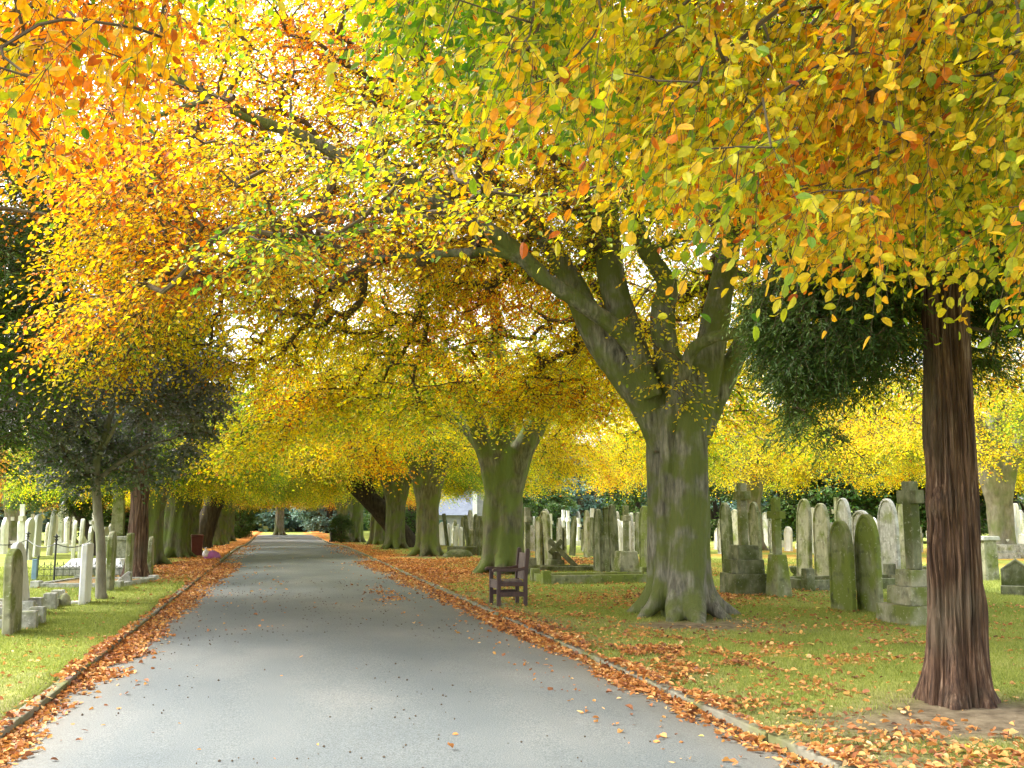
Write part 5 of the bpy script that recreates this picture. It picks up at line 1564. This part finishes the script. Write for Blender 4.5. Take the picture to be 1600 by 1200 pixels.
def boulder(p, rx, ry, rz_, mat, name, label, cat, seed):
    import bmesh
    bm = bmesh.new(); bmesh.ops.create_icosphere(bm, subdivisions=3, radius=1)
    co = np.array([v.co for v in bm.verts]); d = 1 + .35 * (fbm(co * 1.6 + seed, seed, 2) - .5)
    for v, k_ in zip(bm.verts, d): v.co = Vector((v.co.x * rx * k_, v.co.y * ry * k_, max(v.co.z, -.3) * rz_ * k_))
    me = bpy.data.meshes.new(name); bm.to_mesh(me); bm.free()
    for f in me.polygons: f.use_smooth = True
    o = link(name, me, None, [M[mat]]); o.location = tuple(p); return tag(o, label, cat)
boulder(p + [0, 0, .05], .10, .09, .16, 'stone_olive', 'footstone', 'small rounded stone on the grass left of the white slab', 'stone', 2)
p = G(118, 943)
boulder(p, .22, .1, .05, 'stone_grey', 'ledger_stone', 'thin flat stone lying in the grass at the foot of the white slab', 'stone', 4)
p = G(190, 914)
o = MB().prism([(-.16, 0), (.2, 0), (.2, .28), (.12, .30), (-.16, .04)], -.12, .12).build('broken_stone', M['stone_grey'], bevel=.015)
o.location = tuple(p); o.rotation_euler = (0, 0, R(-90)); tag(o, 'wedge shaped grey stone between the thin slabs left of the red barked trunk', 'stone')
p = G(715, 870)
boulder(p, .6, .3, .30, 'stone_dark', 'rubble_mound', 'dark mossy mound of stone left of the stout beech', 'stone', 8)

# ------------------------------------------------------------------ chapel
p = at(716, 806, 78)
o = empty('chapel', (p[0], p[1], gz(p[0], p[1])), 'grey chapel with a slate roof and white corner stones, seen between two mossy trunks', 'building', None, -YAW)
w = MB(); w.box(-2.6, 1.35, 0, 6, -.2, 1.9); w.build('wall', M['chapel_wall'], o)
MB().prism([(-0.4, 1.9), (6.4, 1.9), (3.0, 4.6)], -2.9, 1.3).build('roof', M['slate'], o)
w = MB(); w.box(1.36, 5.4, -1.0, 7, -.2, 4.4); w.build('wall', M['chapel_wall'], o)
MB().prism([(-1.3, 4.4), (7.3, 4.4), (3.0, 8.2)], 1.2, 5.6).build('roof', M['slate'], o)
MB().box(1.2, 1.55, -1.12, -.7, -.2, 4.4).build('quoin', M['stone_white'], o)
f = MB().box(2.4, 3.4, -1.05, -.95, 1.4, 3.2).build('window', M['glass'], o)
f = MB().box(-1.6, -.9, -.05, .05, .7, 1.5).build('window', M['glass'], o)

# ------------------------------------------------------------------ bench (a short one with arms), facing the road
NF = G(777, 949)
o = empty('wooden_bench', (NF[0], NF[1], NF[2]), 'short dark wooden bench with high back and scrolled arms beside the road', 'bench', None, 0)
BW, BD = .66, .50      # width along the road, depth away from it
lg = .065
for yy in (0, BW - lg):
    MB().box(0, lg, yy, yy + lg, -.02, .60).build('leg', M['bench_wood'], o, bevel=.006)
    # back leg, raked, rounded head
    prf = [(BD - .03, -.02), (BD + .035, -.02), (BD + .035, .5), (BD + .075, .92), (BD + .07, .965), (BD + .045, .985), (BD + .015, .97), (BD + .005, .92), (BD - .03, .5)]
    mb = MB(); mb.prism(prf, yy, yy + lg)
    mb.v = [(y_, x_, z_) for x_, y_, z_ in mb.v]; mb.f = [tuple(reversed(f)) for f in mb.f]
    mb.build('leg', M['bench_wood'], o, bevel=.006)
    # arm with a scrolled front
    pts = [(-.075, .585), (-.085, .615), (-.06, .645), (-.01, .655), (.10, .643), (.25, .636), (.40, .65), (BD - .01, .672), (BD - .01, .625), (.40, .602), (.25, .588), (.10, .592), (.0, .60), (-.04, .60)]
    mb = MB(); mb.prism(pts[::-1], yy - .012, yy + lg + .012)
    mb.v = [(y_, x_, z_) for x_, y_, z_ in mb.v]; mb.f = [tuple(reversed(f)) for f in mb.f]
    mb.build('armrest', M['bench_wood'], o, bevel=.005)
    MB().box(lg, BD - .03, yy + .012, yy + .05, .17, .25).build('side_rail', M['bench_wood'], o, bevel=.004)
    MB().box(lg, BD - .03, yy + .012, yy + .05, .345, .415).build('side_rail', M['bench_wood'], o, bevel=.004)
mb = MB()
prev = None
for i in range(4):
    x0 = .0 + i * .118
    mb.box(x0 + .002, x0 + .108, lg + .002, BW - lg - .002, .418 - .012 * math.sin(math.pi * (i + .5) / 4), .446 - .012 * math.sin(math.pi * (i + .5) / 4))
mb.build('seat', M['bench_board'], o, bevel=.004)
MB().box(.01, .05, lg, BW - lg, .30, .415).build('front_rail', M['bench_board'], o, bevel=.004)
MB().box(BD - .02, BD + .02, lg, BW - lg, .15, .22).build('stretcher', M['bench_wood'], o, bevel=.004)
mb = MB()
nsl = 5
for i in range(nsl):
    y0 = lg + .004 + i * (BW - 2 * lg - .008) / nsl
    y1 = y0 + (BW - 2 * lg - .008) / nsl - .008
    mb.add([(BD - .005, y0, .45), (BD + .02, y0, .45), (BD + .02, y1, .45), (BD - .005, y1, .45), (BD + .03, y0, .90), (BD + .052, y0, .90), (BD + .052, y1, .90), (BD + .03, y1, .90)],
           [(3, 2, 1, 0), (4, 5, 6, 7), (0, 1, 5, 4), (1, 2, 6, 5), (2, 3, 7, 6), (3, 0, 4, 7)])
mb.build('backrest', M['bench_board'], o, bevel=.004)
MB().box(-.12, .45, -.05, BW + .05, -.06, .012).build('footing_slab', kerb_mat, o, bevel=.01).location = (-.12, 0, 0)

# ------------------------------------------------------------------ bins and bundle up the road
def wheelie(p, mat, label, rz, s=1.0):
    o = empty('wheelie_bin', tuple(p), label, 'bin', None, rz); o.scale = (s, s, s)
    mb = MB(); mb.add([(-.22, -.24, .04), (.22, -.24, .04), (.22, .24, .04), (-.22, .24, .04), (-.28, -.34, .95), (.28, -.34, .95), (.28, .34, .95), (-.28, .34, .95)],
                      [(3, 2, 1, 0), (4, 5, 6, 7), (0, 1, 5, 4), (1, 2, 6, 5), (2, 3, 7, 6), (3, 0, 4, 7)])
    mb.build('body', M[mat], o, bevel=.03)
    MB().box(-.31, .31, -.38, .37, .955, 1.02, .03).build('lid', M[mat], o, bevel=.02)
    MB().tube([(-.28, .39, .92), (.28, .39, .92)], .018, 8).build('handle', M[mat], o)
    for x in (-.26, .26):
        MB().tube([(x - .03, .26, .10), (x + .03, .26, .10)], .1, 16).build('wheel', M['bin_dark'], o)
    return o
wheelie(G(307, 869), 'bin_brown', 'reddish brown wheeled bin on the left verge beside the dark yew', .1, .80)
pb = at(521, 806, 68); wheelie(P3(pb[0], pb[1]), 'bin_dark', 'dark wheeled bin far up the road on the right verge', .2, .7)
p = G(331, 874)
o = empty('wrapped_bundle', tuple(p), 'purple and white wrapped bundle lying on leaves beside the brown bin', 'bundle')
b = boulder((0, 0, .12), .40, .26, .26, 'purple', 'bag', 'x', 'x', 5); b.parent = o
for k_ in ('label', 'category'): del b[k_]
b = boulder((-.28, -.06, .2), .18, .2, .24, 'white_wrap', 'wrapping', 'x', 'x', 6); b.parent = o
for k_ in ('label', 'category'): del b[k_]
MB().tube([(-.3, -.05, .38), (-.34, -.05, .50), (-.26, -.05, .52)], .03, 6).build('knot', M['white_wrap'], o)
o.scale = (.72, .72, .8)
